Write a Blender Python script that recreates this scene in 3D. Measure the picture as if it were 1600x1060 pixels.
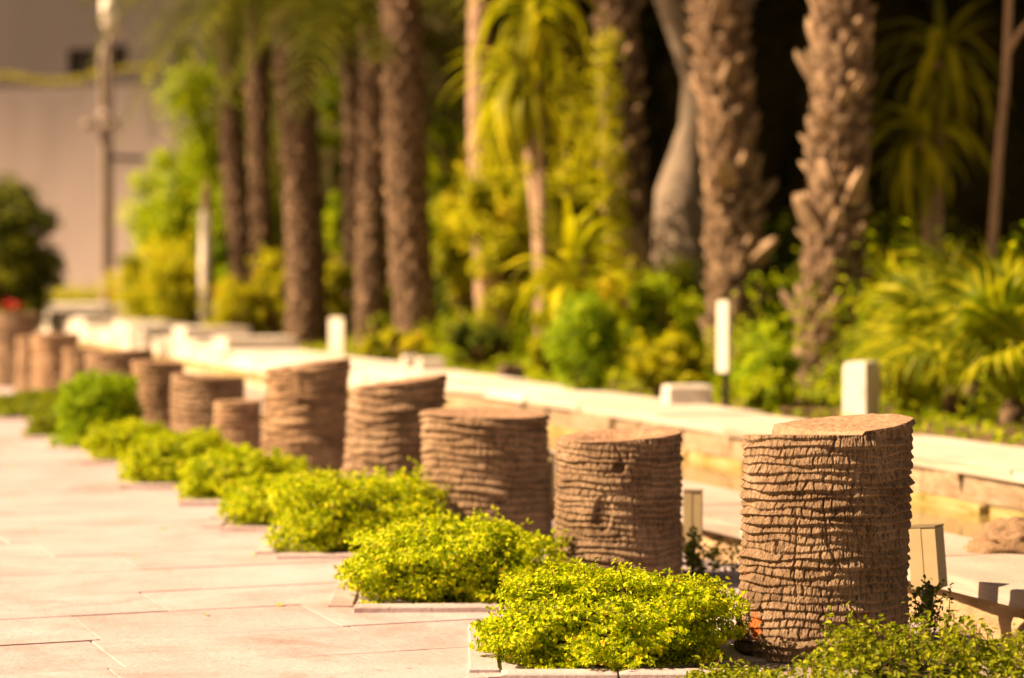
import bpy, math, random
import numpy as np
from mathutils import Matrix, Vector, Euler

for _o in list(bpy.data.objects):
    bpy.data.objects.remove(_o)
scene = bpy.context.scene
C = scene.collection
R_ = math.radians

# ------------------------------------------------------------------ camera
CAM_Z = 1.41
PITCH = 1.97
F = 3778.0                      # focal length in pixels of a 1600 px wide frame
cd = bpy.data.cameras.new('camera')
cam = bpy.data.objects.new('camera', cd)
C.objects.link(cam)
cam.location = (0, 0, CAM_Z)
cam.rotation_euler = (R_(90 - PITCH), 0, 0)
cd.sensor_width = 36
cd.lens = 85
cd.clip_start = 0.1
cd.clip_end = 3000
cd.dof.use_dof = True
cd.dof.focus_distance = 8.42
cd.dof.aperture_fstop = 1.4
cd.dof.aperture_blades = 0
scene.camera = cam

# ------------------------------------------------------------------ world, sun, exposure
SUN_EL = 41.0
SUN_AZ_X, SUN_AZ_Y = -0.982, -0.19        # horizontal direction towards the sun
w = bpy.data.worlds.new('World')
scene.world = w
w.use_nodes = True
wn = w.node_tree
wn.nodes.clear()
sky = wn.nodes.new('ShaderNodeTexSky')
sky.sky_type = 'NISHITA'
sky.sun_disc = False
sky.sun_elevation = R_(SUN_EL)
sky.sun_rotation = math.atan2(SUN_AZ_X, SUN_AZ_Y)
sky.dust_density = 3.0
tint = wn.nodes.new('ShaderNodeMix')
tint.data_type = 'RGBA'
tint.blend_type = 'MULTIPLY'
tint.inputs[0].default_value = 1.0
tint.inputs[7].default_value = (0.72, 0.47, 0.28, 1)      # warm white balance of the photograph
bg = wn.nodes.new('ShaderNodeBackground')
bg.inputs[1].default_value = 0.05
out = wn.nodes.new('ShaderNodeOutputWorld')
wn.links.new(sky.outputs[0], tint.inputs[6])
wn.links.new(tint.outputs[2], bg.inputs[0])
wn.links.new(bg.outputs[0], out.inputs[0])

sd = bpy.data.lights.new('sun', 'SUN')
sd.energy = 5.0
sd.angle = R_(0.6)
sd.color = (1.0, 0.695, 0.40)
sun = bpy.data.objects.new('sun', sd)
C.objects.link(sun)
to_sun = Vector((SUN_AZ_X * math.cos(R_(SUN_EL)), SUN_AZ_Y * math.cos(R_(SUN_EL)), math.sin(R_(SUN_EL))))
sun.rotation_euler = to_sun.to_track_quat('Z', 'Y').to_euler()
sun.location = (-20, -5, 20)

scene.view_settings.view_transform = 'Standard'
scene.view_settings.look = 'None'
scene.view_settings.exposure = 1.50
scene.view_settings.gamma = 1.0
scene.view_settings.use_curve_mapping = False
scene.render.engine = 'CYCLES'
scene.cycles.use_denoising = True
scene.cycles.max_bounces = 7
scene.cycles.diffuse_bounces = 2
scene.cycles.transparent_max_bounces = 8

# ------------------------------------------------------------------ helpers
K = 0.3706                       # the row of stumps runs along (-K, 1)
ROW = math.atan2(K, 1.0)         # heading of the row, degrees left of +Y
UL = math.hypot(K, 1.0)
UX, UY = -K / UL, 1 / UL         # unit along the row
VX, VY = 1 / UL, K / UL          # unit across the row, to the right


def P(x0, t, z=0.0):             # lateral offset at t = 0, depth t, height z
    return Vector((x0 - K * t, t, z))


def SQ(s, q, z=0.0):             # metres along / across the row; q = x0 / UL at the same line
    return Vector((UX * s + VX * q, UY * s + VY * q, z))


def x0q(x0):                     # perpendicular offset of a line with lateral offset x0
    return x0 / UL


def px(x, y, t):                 # a point t metres ahead seen at pixel (x, y) of the 1600 x 1060 frame
    a, b = (x - 800) / F, (530 - y) / F
    p = R_(PITCH)
    dy = math.cos(p) + b * math.sin(p)
    dz = -math.sin(p) + b * math.cos(p)
    k = t / dy
    return Vector((a * k, t, CAM_Z + dz * k))


def smooth01(a, b, x):
    u = np.clip((x - a) / (b - a), 0, 1)
    return u * u * (3 - 2 * u)


def hash3(ix, iy, iz, seed):
    h = (ix.astype(np.int64) * 374761393 + iy.astype(np.int64) * 668265263 + iz.astype(np.int64) * 2147483647 + seed * 974711) & 0xffffffff
    h = ((h ^ (h >> 13)) * 1274126177) & 0xffffffff
    h = (h ^ (h >> 16)) & 0xffffffff
    return h / 4294967295.0


def vnoise(x, y, z, seed=0):
    x, y, z = np.broadcast_arrays(np.asarray(x, float), np.asarray(y, float), np.asarray(z, float))
    ix, iy, iz = np.floor(x), np.floor(y), np.floor(z)
    fx, fy, fz = x - ix, y - iy, z - iz
    fx, fy, fz = [f * f * (3 - 2 * f) for f in (fx, fy, fz)]
    ix, iy, iz = ix.astype(np.int64), iy.astype(np.int64), iz.astype(np.int64)
    r = 0
    for dx in (0, 1):
        for dy in (0, 1):
            for dz in (0, 1):
                r = r + hash3(ix + dx, iy + dy, iz + dz, seed) * (fx if dx else 1 - fx) * (fy if dy else 1 - fy) * (fz if dz else 1 - fz)
    return r * 2 - 1


def fbm(x, y, z, seed=0, o=3):
    a, r, f = 1.0, 0, 1.0
    for k in range(o):
        r = r + a * vnoise(np.asarray(x) * f, np.asarray(y) * f, np.asarray(z) * f, seed + k * 17)
        a *= 0.5
        f *= 2.03
    return r


def np_mesh(name, verts, faces, mat=None, smooth=True, attr=None):
    """faces: int array (n, 3) or (n, 4), or a list of such arrays"""
    verts = np.asarray(verts, np.float32)
    if not isinstance(faces, list):
        faces = [faces]
    faces = [np.asarray(f, np.int32) for f in faces if len(f)]
    me = bpy.data.meshes.new(name)
    me.vertices.add(len(verts))
    me.vertices.foreach_set('co', verts.ravel())
    nl = sum(f.size for f in faces)
    npoly = sum(len(f) for f in faces)
    me.loops.add(nl)
    me.polygons.add(npoly)
    me.loops.foreach_set('vertex_index', np.concatenate([f.ravel() for f in faces]))
    tot = np.concatenate([np.full(len(f), f.shape[1], np.int32) for f in faces])
    st = np.zeros(npoly, np.int32)
    st[1:] = np.cumsum(tot)[:-1]
    me.polygons.foreach_set('loop_start', st)
    me.polygons.foreach_set('loop_total', tot)
    me.update(calc_edges=True)
    me.validate()
    me.polygons.foreach_set('use_smooth', np.full(len(me.polygons), bool(smooth)))
    if attr is not None:
        a = me.attributes.new('rnd', 'FLOAT', 'POINT')
        a.data.foreach_set('value', np.asarray(attr, np.float32))
    if mat:
        me.materials.append(mat)
    return me


def link(name, me, parent=None, loc=None, rot=None, scale=None):
    o = bpy.data.objects.new(name, me)
    C.objects.link(o)
    if parent:
        o.parent = parent
    if loc is not None:
        o.location = loc
    if rot is not None:
        o.rotation_euler = rot
    if scale is not None:
        o.scale = scale
    return o


def tag(o, label, cat, group=None):
    o['label'] = label
    o['category'] = cat
    if group:
        o['group'] = group
    return o


def thing(name, label, cat, loc=(0, 0, 0), rz=0.0, group=None):
    o = bpy.data.objects.new(name, None)
    C.objects.link(o)
    o.empty_display_size = 0.1
    o.location = loc
    o.rotation_euler = (0, 0, rz)
    return tag(o, label, cat, group)


def structure(o):
    o['kind'] = 'structure'
    return o


class MB:
    """collects verts and faces of one mesh"""
    def __init__(s):
        s.v, s.f3, s.f4, s.a, s.n = [], [], [], [], 0

    def add(s, v, f, a=None):
        v = np.asarray(v, float).reshape(-1, 3)
        f = np.asarray(f, int)
        (s.f3 if f.shape[1] == 3 else s.f4).append(f + s.n)
        s.v.append(v)
        s.a.append(np.full(len(v), 0.5) if a is None else np.broadcast_to(np.asarray(a, float), (len(v),)))
        s.n += len(v)

    def tube(s, pts, radii, n=8, cap=True, a=None):
        pts = [Vector(p) for p in pts]
        rings = []
        for i, p in enumerate(pts):
            d = (pts[min(i + 1, len(pts) - 1)] - pts[max(i - 1, 0)]).normalized()
            ref = Vector((0, 0, 1)) if abs(d.z) < 0.9 else Vector((1, 0, 0))
            e1 = d.cross(ref).normalized()
            e2 = d.cross(e1).normalized()
            r = radii[i] if hasattr(radii, '__len__') else radii
            rings.append([p + e1 * (r * math.cos(2 * math.pi * k / n)) + e2 * (r * math.sin(2 * math.pi * k / n)) for k in range(n)])
        v = [q for ring in rings for q in ring]
        f = []
        for i in range(len(pts) - 1):
            for k in range(n):
                f.append((i * n + k, i * n + (k + 1) % n, (i + 1) * n + (k + 1) % n, (i + 1) * n + k))
        base = s.n
        s.add(v, f, a)
        if cap:
            for ring0, order in ((0, -1), (len(pts) - 1, 1)):
                c = len(v)
                idx = [ring0 * n + k for k in range(n)]
                cc = sum((Vector(v[i]) for i in idx), Vector()) / n
                vv = [v[i] for i in idx] + [cc]
                ff = [((k, (k + 1) % n, n) if order == 1 else ((k + 1) % n, k, n)) for k in range(n)]
                s.add(vv, ff, a)

    def box(s, c, d, rz=0.0, m=None):
        x, y, z = d[0] / 2, d[1] / 2, d[2] / 2
        v = [Vector((sx * x, sy * y, sz * z)) for sx in (-1, 1) for sy in (-1, 1) for sz in (-1, 1)]
        M = Matrix.Rotation(rz, 4, 'Z') if m is None else m
        v = [M @ q + Vector(c) for q in v]
        s.add(v, [(0, 1, 3, 2), (4, 6, 7, 5), (0, 4, 5, 1), (2, 3, 7, 6), (0, 2, 6, 4), (1, 5, 7, 3)])

    def mesh(s, name, mat=None, smooth=False):
        fs = []
        if s.f4:
            fs.append(np.concatenate(s.f4))
        if s.f3:
            fs.append(np.concatenate(s.f3))
        return np_mesh(name, np.concatenate(s.v), fs, mat, smooth, np.concatenate(s.a))


# ------------------------------------------------------------------ materials
def mat_base(name):
    m = bpy.data.materials.new(name)
    m.use_nodes = True
    nt = m.node_tree
    b = nt.nodes['Principled BSDF']
    b.inputs['Roughness'].default_value = 0.85
    b.inputs['Specular IOR Level'].default_value = 0.25
    return m, nt, b


def ramp(nt, fac, stops):
    r = nt.nodes.new('ShaderNodeValToRGB')
    e = r.color_ramp.elements
    while len(e) < len(stops):
        e.new(0.5)
    for i, (p, c) in enumerate(stops):
        e[i].position = p
        e[i].color = (c[0], c[1], c[2], 1)
    nt.links.new(fac, r.inputs[0])
    return r.outputs[0]


def noise(nt, scale, detail=4, rough=0.6, vec=None, dist=0.0):
    n = nt.nodes.new('ShaderNodeTexNoise')
    n.inputs['Scale'].default_value = scale
    n.inputs['Detail'].default_value = detail
    n.inputs['Roughness'].default_value = rough
    n.inputs['Distortion'].default_value = dist
    if vec is not None:
        nt.links.new(vec, n.inputs['Vector'])
    return n.outputs[0]


def coords(nt, scale=(1, 1, 1), kind='Object'):
    tc = nt.nodes.new('ShaderNodeTexCoord')
    mp = nt.nodes.new('ShaderNodeMapping')
    mp.inputs['Scale'].default_value = scale
    nt.links.new(tc.outputs[kind], mp.inputs[0])
    return mp.outputs[0]


def bump(nt, b, height, strength, dist):
    bp = nt.nodes.new('ShaderNodeBump')
    bp.inputs['Strength'].default_value = strength
    bp.inputs['Distance'].default_value = dist
    nt.links.new(height, bp.inputs['Height'])
    nt.links.new(bp.outputs[0], b.inputs['Normal'])


def mixc(nt, fac, a, b, mode='MIX'):
    m = nt.nodes.new('ShaderNodeMix')
    m.data_type = 'RGBA'
    m.blend_type = mode
    for sock, val in ((0, fac), (6, a), (7, b)):
        if isinstance(val, (int, float)):
            m.inputs[sock].default_value = val
        elif isinstance(val, tuple):
            m.inputs[sock].default_value = (*val, 1)
        else:
            nt.links.new(val, m.inputs[sock])
    return m.outputs[2]


def rough_mat(name, stops, scale, bscale, bstr, bdist, rough=0.9, per_object=0.0, stretch=(1, 1, 1)):
    m, nt, b = mat_base(name)
    v = coords(nt, stretch)
    col = ramp(nt, noise(nt, scale, 6, 0.65, v), stops)
    if per_object:
        oi = nt.nodes.new('ShaderNodeObjectInfo')
        g = ramp(nt, oi.outputs['Random'], [(0, (1 - per_object,) * 3), (1, (1 + per_object * 0.35,) * 3)])
        col = mixc(nt, 1.0, col, g, 'MULTIPLY')
    nt.links.new(col, b.inputs['Base Color'])
    b.inputs['Roughness'].default_value = rough
    bump(nt, b, noise(nt, bscale, 6, 0.7, v), bstr, bdist)
    return m


def leaf_mat(name, stops, trans=0.4, rough=0.5, spec=0.15):
    m, nt, b = mat_base(name)
    at = nt.nodes.new('ShaderNodeAttribute')
    at.attribute_name = 'rnd'
    col = ramp(nt, at.outputs['Fac'], stops)
    nt.links.new(col, b.inputs['Base Color'])
    b.inputs['Roughness'].default_value = rough
    b.inputs['Specular IOR Level'].default_value = spec
    tr = nt.nodes.new('ShaderNodeBsdfTranslucent')
    tc = mixc(nt, 1.0, col, (1.15, 1.3, 0.5), 'MULTIPLY')
    nt.links.new(tc, tr.inputs[0])
    mx = nt.nodes.new('ShaderNodeMixShader')
    mx.inputs[0].default_value = trans
    nt.links.new(b.outputs[0], mx.inputs[1])
    nt.links.new(tr.outputs[0], mx.inputs[2])
    nt.links.new(mx.outputs[0], nt.nodes['Material Output'].inputs[0])
    return m


M = {}
# cracked grey-brown palm bark with an exposed orange wound mask
m, nt, b = mat_base('palm_bark')
v = coords(nt, (1, 1, 1))
vs = coords(nt, (9, 9, 1.6))
c1 = ramp(nt, noise(nt, 5, 6, 0.65, v), [(0.28, (0.165, 0.109, 0.068)), (0.5, (0.32, 0.222, 0.145)), (0.72, (0.49, 0.36, 0.25))])
c2 = ramp(nt, noise(nt, 9, 5, 0.7, vs), [(0.36, (0.40, 0.36, 0.33)), (0.56, (1.10, 1.08, 1.06))])
col = mixc(nt, 1.0, c1, c2, 'MULTIPLY')
oi = nt.nodes.new('ShaderNodeObjectInfo')
col = mixc(nt, 1.0, col, ramp(nt, oi.outputs['Random'], [(0, (.80, .79, .78)), (.5, (.98, .97, .96)), (1, (1.2, 1.13, 1.04))]), 'MULTIPLY')
stn = ramp(nt, noise(nt, 2.4, 5, .6, v), [(0.40, (1, 1, 1)), (0.62, (0, 0, 0))])
col = mixc(nt, stn, mixc(nt, .22, col, (0.40, 0.31, 0.23)), col)
at = nt.nodes.new('ShaderNodeAttribute')
at.attribute_name = 'rnd'
col = mixc(nt, at.outputs['Fac'], col, (0.50, 0.135, 0.03))
nt.links.new(col, b.inputs['Base Color'])
b.inputs['Roughness'].default_value = 0.88
vf = coords(nt, (60, 60, 14))
hb = nt.nodes.new('ShaderNodeMath')
hb.operation = 'ADD'
nt.links.new(noise(nt, 3.2, 5, 0.7, vf), hb.inputs[0])
nt.links.new(noise(nt, 120, 4, 0.7, v), hb.inputs[1])
bump(nt, b, hb.outputs[0], 1.0, 0.007)
M['bark'] = m
m, nt, b = mat_base('cut_palm_wood')
v = coords(nt, (1, 1, 1))
nt.links.new(ramp(nt, noise(nt, 26, 6, 0.7, v), [(0.3, (0.21, 0.122, 0.075)), (0.5, (0.32, 0.20, 0.13)), (0.75, (0.42, 0.285, 0.20))]), b.inputs['Base Color'])
bump(nt, b, noise(nt, 130, 5, 0.7, v), 0.6, 0.006)
M['cut'] = m
m, nt, b = mat_base('pale_pink_limestone')
v = coords(nt, (1, 1, 1))
tcg = nt.nodes.new('ShaderNodeNewGeometry')
vg = tcg.outputs['Position']
c1 = ramp(nt, noise(nt, 2.3, 6, .65, vg), [(0.3, (0.39, 0.32, 0.34)), (0.52, (0.46, 0.385, 0.43)), (0.75, (0.51, 0.44, 0.50))])
st = ramp(nt, noise(nt, .9, 7, .72, vg, 1.2), [(0.36, (0.74, 0.66, 0.60)), (0.50, (1, 1, 1))])
sp_ = ramp(nt, noise(nt, 21, 3, .6, vg), [(0.27, (0.62, 0.52, 0.45)), (0.34, (1, 1, 1))])
oi = nt.nodes.new('ShaderNodeObjectInfo')
g_ = ramp(nt, oi.outputs['Random'], [(0, (.93, .92, .91)), (1, (1.03, 1.03, 1.03))])
nt.links.new(mixc(nt, 1.0, mixc(nt, 1.0, mixc(nt, .75, c1, st, 'MULTIPLY'), sp_, 'MULTIPLY'), g_, 'MULTIPLY'), b.inputs['Base Color'])
b.inputs['Roughness'].default_value = .8
bump(nt, b, noise(nt, 26, 6, .7, vg), .4, .02)
M['paver'] = m
M['mortar'] = rough_mat('sandy_mortar', [(0.3, (0.27, 0.21, 0.19)), (0.7, (0.37, 0.30, 0.28))], 7, 50, 0.5, 0.02)
M['soil'] = rough_mat('dry_soil', [(0.3, (0.12, 0.075, 0.04)), (0.7, (0.27, 0.17, 0.09))], 5, 45, 0.8, 0.05)
M['ground'] = rough_mat('sandy_ground', [(0.3, (0.33, 0.28, 0.25)), (0.7, (0.42, 0.36, 0.33))], 0.6, 12, 0.4, 0.05)
M['slab'] = rough_mat('worn_limestone_slab', [(0.3, (0.35, 0.285, 0.25)), (0.55, (0.44, 0.37, 0.34)), (0.8, (0.50, 0.435, 0.415))], 2.6, 22, 0.4, 0.02, 0.8, 0.12)
M['mound'] = rough_mat('brown_crumbled_stone', [(0.3, (0.20, 0.125, 0.07)), (0.6, (0.34, 0.225, 0.14)), (0.8, (0.42, 0.30, 0.20))], 9, 40, .8, .03)
M['cream'] = rough_mat('cream_coping_stone', [(0.3, (0.46, 0.395, 0.345)), (0.55, (0.62, 0.54, 0.48)), (0.8, (0.68, 0.61, 0.56))], 2.6, 22, 0.4, 0.02, 0.8, 0.08)
M['rubble'] = rough_mat('rough_sandstone', [(0.3, (0.34, 0.225, 0.13)), (0.55, (0.50, 0.36, 0.22)), (0.8, (0.60, 0.45, 0.29))], 5, 40, 0.7, 0.03)
M['blockstone'] = rough_mat('weathered_wall_stone', [(0.25, (0.20, 0.135, 0.07)), (0.48, (0.38, 0.29, 0.20)), (0.72, (0.50, 0.42, 0.33))], 5.5, 24, 0.6, 0.03, 0.9, 0.2)
M['whitestone'] = rough_mat('bleached_stone', [(0.3, (0.52, 0.46, 0.41)), (0.6, (0.74, 0.69, 0.65))], 3, 20, 0.4, 0.02, 0.85, 0.1)
M['moss'] = rough_mat('mossy_footing', [(0.35, (0.17, 0.16, 0.02)), (0.5, (0.42, 0.33, 0.14)), (0.7, (0.55, 0.42, 0.24))], 4, 30, 0.6, 0.03)
M['trunk'] = rough_mat('date_palm_trunk', [(0.34, (0.045, 0.029, 0.018)), (0.50, (0.135, 0.088, 0.055)), (0.68, (0.34, 0.235, 0.155))], 9, 24, 0.9, 0.03, stretch=(1, 1, 1.6))
M['stub'] = rough_mat('dry_leaf_base', [(0.3, (0.16, 0.10, 0.06)), (0.5, (0.36, 0.25, 0.16)), (0.75, (0.60, 0.44, 0.30))], 14, 50, 0.6, 0.02, per_object=0.4)
M['greytrunk'] = rough_mat('smooth_grey_bark', [(0.3, (0.16, 0.125, 0.10)), (0.7, (0.29, 0.235, 0.19))], 3, 18, 0.5, 0.03)
M['paletrunk'] = rough_mat('pale_pinkish_bark', [(0.3, (0.30, 0.20, 0.14)), (0.7, (0.50, 0.35, 0.25))], 6, 30, 0.5, 0.02)
M['stem'] = rough_mat('brown_stem', [(0.3, (0.10, 0.055, 0.02)), (0.7, (0.22, 0.13, 0.06))], 20, 60, 0.4, 0.01)
M['white'] = rough_mat('white_paint', [(0.3, (0.74, 0.69, 0.62)), (0.7, (0.82, 0.78, 0.72))], 5, 40, 0.1, 0.005, 0.5)
M['dark'] = rough_mat('dark_painted_metal', [(0.3, (0.018, 0.015, 0.012)), (0.7, (0.035, 0.028, 0.022))], 20, 60, 0.2, 0.003, 0.55)
M['beige'] = rough_mat('beige_enamel', [(0.3, (0.34, 0.27, 0.155)), (0.65, (0.40, 0.325, 0.195)), (0.85, (0.30, 0.235, 0.13))], 9, 90, 0.12, 0.002, 0.5)
M['lid'] = rough_mat('grey_lid', [(0.3, (0.16, 0.125, 0.08)), (0.7, (0.24, 0.19, 0.12))], 20, 60, 0.2, 0.003, 0.5)
M['lamp_metal'] = rough_mat('galvanised_post', [(0.3, (0.20, 0.16, 0.125)), (0.7, (0.29, 0.235, 0.19))], 6, 40, 0.15, 0.003, 0.5)
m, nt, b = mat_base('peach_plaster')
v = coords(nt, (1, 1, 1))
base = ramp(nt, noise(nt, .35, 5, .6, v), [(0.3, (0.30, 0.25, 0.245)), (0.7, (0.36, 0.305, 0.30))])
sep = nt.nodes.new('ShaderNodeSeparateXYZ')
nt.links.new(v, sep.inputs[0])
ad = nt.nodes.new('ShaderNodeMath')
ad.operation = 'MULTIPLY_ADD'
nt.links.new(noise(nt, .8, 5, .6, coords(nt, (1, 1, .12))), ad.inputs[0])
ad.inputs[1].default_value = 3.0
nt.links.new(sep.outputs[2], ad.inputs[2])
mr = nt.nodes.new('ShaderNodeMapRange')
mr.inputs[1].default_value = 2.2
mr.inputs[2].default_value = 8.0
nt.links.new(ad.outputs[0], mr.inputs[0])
nt.links.new(mixc(nt, mr.outputs[0], base, (0.13, 0.11, 0.11)), b.inputs['Base Color'])  # streaky darkening upward: fading bounce light from the ground put into the plaster colour
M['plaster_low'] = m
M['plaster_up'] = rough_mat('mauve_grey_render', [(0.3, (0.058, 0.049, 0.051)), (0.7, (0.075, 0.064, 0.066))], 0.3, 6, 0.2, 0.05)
m, nt, b = mat_base('window_glass')
b.inputs['Base Color'].default_value = (0.015, 0.012, 0.01, 1)
b.inputs['Roughness'].default_value = 0.12
M['glass'] = m
m, nt, b = mat_base('murky_water')
b.inputs['Base Color'].default_value = (0.26, 0.20, 0.07, 1)
b.inputs['Roughness'].default_value = 0.08
b.inputs['Specular IOR Level'].default_value = 0.5
bump(nt, b, noise(nt, 6, 3, 0.5, coords(nt)), 0.12, 0.02)
M['water'] = m
M['petal'] = leaf_mat('red_petals', [(0.0, (0.45, 0.03, 0.03)), (1.0, (0.60, 0.07, 0.06))], 0.25)
HEDGE = [(0.0, (0.07, 0.12, 0.004)), (0.3, (0.24, 0.31, 0.005)), (0.6, (0.51, 0.58, 0.007)), (0.92, (0.72, 0.68, 0.012)), (1.0, (0.62, 0.30, 0.06))]
M['hedge'] = leaf_mat('golden_hedge_leaf', HEDGE, 0.42)
M['hedge_green'] = leaf_mat('fresh_green_hedge_leaf', [(0.0, (0.07, 0.14, 0.004)), (0.4, (0.22, 0.34, 0.006)), (1.0, (0.50, 0.57, 0.008))], 0.42)
M['hedge_dim'] = leaf_mat('olive_hedge_leaf', [(0.0, (0.06, 0.09, 0.005)), (0.5, (0.19, 0.235, 0.008)), (0.95, (0.40, 0.42, 0.012)), (1.0, (0.40, 0.18, 0.04))], 0.35)
M['core'] = rough_mat('twiggy_hedge_core', [(0.3, (0.030, 0.028, 0.006)), (0.7, (0.075, 0.06, 0.014))], 14, 50, 0.8, 0.03)
M['shrub_bright'] = leaf_mat('bright_shrub_leaf', [(0.0, (0.08, 0.14, 0.004)), (0.5, (0.30, 0.40, 0.006)), (1.0, (0.66, 0.66, 0.009))], 0.45)
M['shrub_yellow'] = leaf_mat('yellow_shrub_leaf', [(0.0, (0.10, 0.11, 0.005)), (0.5, (0.44, 0.44, 0.007)), (0.95, (0.76, 0.67, 0.010)), (1.0, (0.62, 0.34, 0.08))], 0.45)
M['shrub_mid'] = leaf_mat('mid_green_leaf', [(0.0, (0.035, 0.06, 0.006)), (0.5, (0.09, 0.13, 0.008)), (1.0, (0.20, 0.22, 0.012))], 0.4)
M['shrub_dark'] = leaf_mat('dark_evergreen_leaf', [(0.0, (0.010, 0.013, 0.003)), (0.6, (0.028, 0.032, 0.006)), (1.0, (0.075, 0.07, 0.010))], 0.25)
M['shrub_olive'] = leaf_mat('olive_bush_leaf', [(0.0, (0.03, 0.042, 0.003)), (0.6, (0.10, 0.125, 0.006)), (1.0, (0.30, 0.30, 0.012))], .3)
M['frond'] = leaf_mat('palm_leaflet', [(0.0, (0.03, 0.04, 0.004)), (0.5, (0.085, 0.095, 0.007)), (1.0, (0.20, 0.19, 0.012))], 0.38)
M['strap'] = leaf_mat('strap_leaf', [(0.0, (0.09, 0.10, 0.006)), (0.5, (0.28, 0.28, 0.008)), (1.0, (0.58, 0.52, 0.012))], 0.4)
M['fan'] = leaf_mat('fan_leaf_blade', [(0.0, (0.030, 0.05, 0.005)), (0.5, (0.14, 0.18, 0.007)), (1.0, (0.46, 0.43, 0.012))], 0.4)


# ------------------------------------------------------------------ leaf geometry
def leaf_arrays(pts, nrm, L, W, rng, six=False, rnd=None, tilt=0.8):
    n = len(pts)
    nrm = nrm + rng.normal(0, tilt, (n, 3))
    nrm /= np.linalg.norm(nrm, axis=1, keepdims=True) + 1e-9
    d = rng.normal(0, 1, (n, 3))
    d -= (d * nrm).sum(1, keepdims=True) * nrm
    d /= np.linalg.norm(d, axis=1, keepdims=True) + 1e-9
    s = np.cross(nrm, d)
    l = (L * rng.uniform(0.65, 1.25, n))[:, None]
    wd = (W * rng.uniform(0.7, 1.2, n))[:, None]
    if rnd is None:
        rnd = rng.beta(2.2, 1.8, n)
    if six:
        V = np.stack([pts - d * l * .5, pts - d * l * .17 + s * wd * .42 + nrm * wd * .16, pts + d * l * .18 + s * wd * .40 + nrm * wd * .14,
                      pts + d * l * .5 - nrm * l * .10, pts + d * l * .18 - s * wd * .40 + nrm * wd * .14, pts - d * l * .17 - s * wd * .42 + nrm * wd * .16], 1)
        base = np.arange(n)[:, None] * 6
        Fq = np.concatenate([base + np.array([0, 1, 2, 3]), base + np.array([0, 3, 4, 5])])
        k = 6
    else:
        V = np.stack([pts - d * l * .5, pts + s * wd * .5 + nrm * wd * .15, pts + d * l * .5 - nrm * l * .08, pts - s * wd * .5 + nrm * wd * .15], 1)
        base = np.arange(n)[:, None] * 4
        Fq = np.concatenate([base + np.array([0, 1, 2]), base + np.array([0, 2, 3])])
        k = 4
    return V.reshape(-1, 3), Fq, np.repeat(rnd, k)


def blob_points(n, half, rng, seed, power=4.0, lump=0.16, lfreq=2.2, shell=(0.72, 1.05), bottom=-1.0, pw_z=None):
    """points in the outer shell of a lumpy super-ellipsoid, local coords, z from 0"""
    half = np.asarray(half, float)
    pwz = pw_z or power
    out, nr = [], []
    got = 0
    while got < n:
        q = rng.uniform(-1.6, 1.6, (n * 3, 3))
        f = (np.abs(q[:, 0]) ** power + np.abs(q[:, 1]) ** power) ** (pwz / power) + np.abs(q[:, 2]) ** pwz
        rad = f ** (1 / pwz)
        lim = 1 + lump * fbm(q[:, 0] * lfreq, q[:, 1] * lfreq, q[:, 2] * lfreq, seed, 2)
        k = rad / lim
        ok = (k > shell[0]) & (k < shell[1]) & (q[:, 2] > bottom)
        # denser at the skin
        ok &= rng.uniform(0, 1, len(k)) < ((k - shell[0]) / (shell[1] - shell[0])) * 0.75 + 0.25
        q = q[ok]
        g = np.sign(q) * np.abs(q) ** (power - 1) / half
        g /= np.linalg.norm(g, axis=1, keepdims=True) + 1e-9
        out.append(q * half)
        nr.append(g)
        got += len(q)
    return np.concatenate(out)[:n], np.concatenate(nr)[:n]


def core_mesh(name, half, seed, power, mat, k=0.8, n=(24, 14), lump=0.16, lfreq=2.2, zc=0.0):
    nu, nv = n
    u = np.linspace(0, 2 * np.pi, nu, endpoint=False)
    v = np.linspace(-np.pi / 2, np.pi / 2, nv)
    U, V = np.meshgrid(u, v)
    d = np.stack([np.cos(U) * np.cos(V), np.sin(U) * np.cos(V), np.sin(V)], -1).reshape(-1, 3)
    rr = 1 / (np.sum(np.abs(d) ** power, 1) ** (1 / power))
    lm = 1 + lump * fbm(d[:, 0] * rr * lfreq, d[:, 1] * rr * lfreq, d[:, 2] * rr * lfreq, seed, 2)
    p = d * (rr * lm * k)[:, None] * np.asarray(half)
    p[:, 2] += zc
    f = []
    for j in range(nv - 1):
        for i in range(nu):
            f.append((j * nu + i, j * nu + (i + 1) % nu, (j + 1) * nu + (i + 1) % nu, (j + 1) * nu + i))
    return np_mesh(name, p, np.array(f), mat, True, np.full(len(p), .1))


def sprigs(mb, spots, rng, L, W, height):
    """upright twigs with paired leaves; adds leaves to mb, returns stem builder"""
    st = MB()
    for s in spots:
        s = Vector(s)
        h = height * rng.uniform(0.5, 1.25)
        lean = Vector((rng.normal(0, .3), rng.normal(0, .3), 1)).normalized()
        bend = Vector((rng.normal(0, .25), rng.normal(0, .25), 0))
        pts = [s + lean * (h * k / 4) + bend * (h * (k / 4) ** 2 * .6) for k in range(5)]
        st.tube(pts, [0.0022, .002, .0018, .0014, .0008], 4, False)
        m = max(5, int(h / 0.013))
        tt = np.linspace(0.12, 1.0, m)
        ps = np.array([list(pts[0].lerp(pts[-1], x) + bend * (-h * .6 * x * (1 - x))) for x in tt])
        ps = np.repeat(ps, 2, 0) + rng.normal(0, L * .38, (m * 2, 3))
        nn = np.tile([[0, 0, 1.0]], (len(ps), 1))
        v_, f_, a_ = leaf_arrays(ps, nn, L * .95, W * .95, rng, True, rng.uniform(.35, .9, len(ps)), .7)
        mb.add(v_, f_, a_)
    return st


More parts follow.
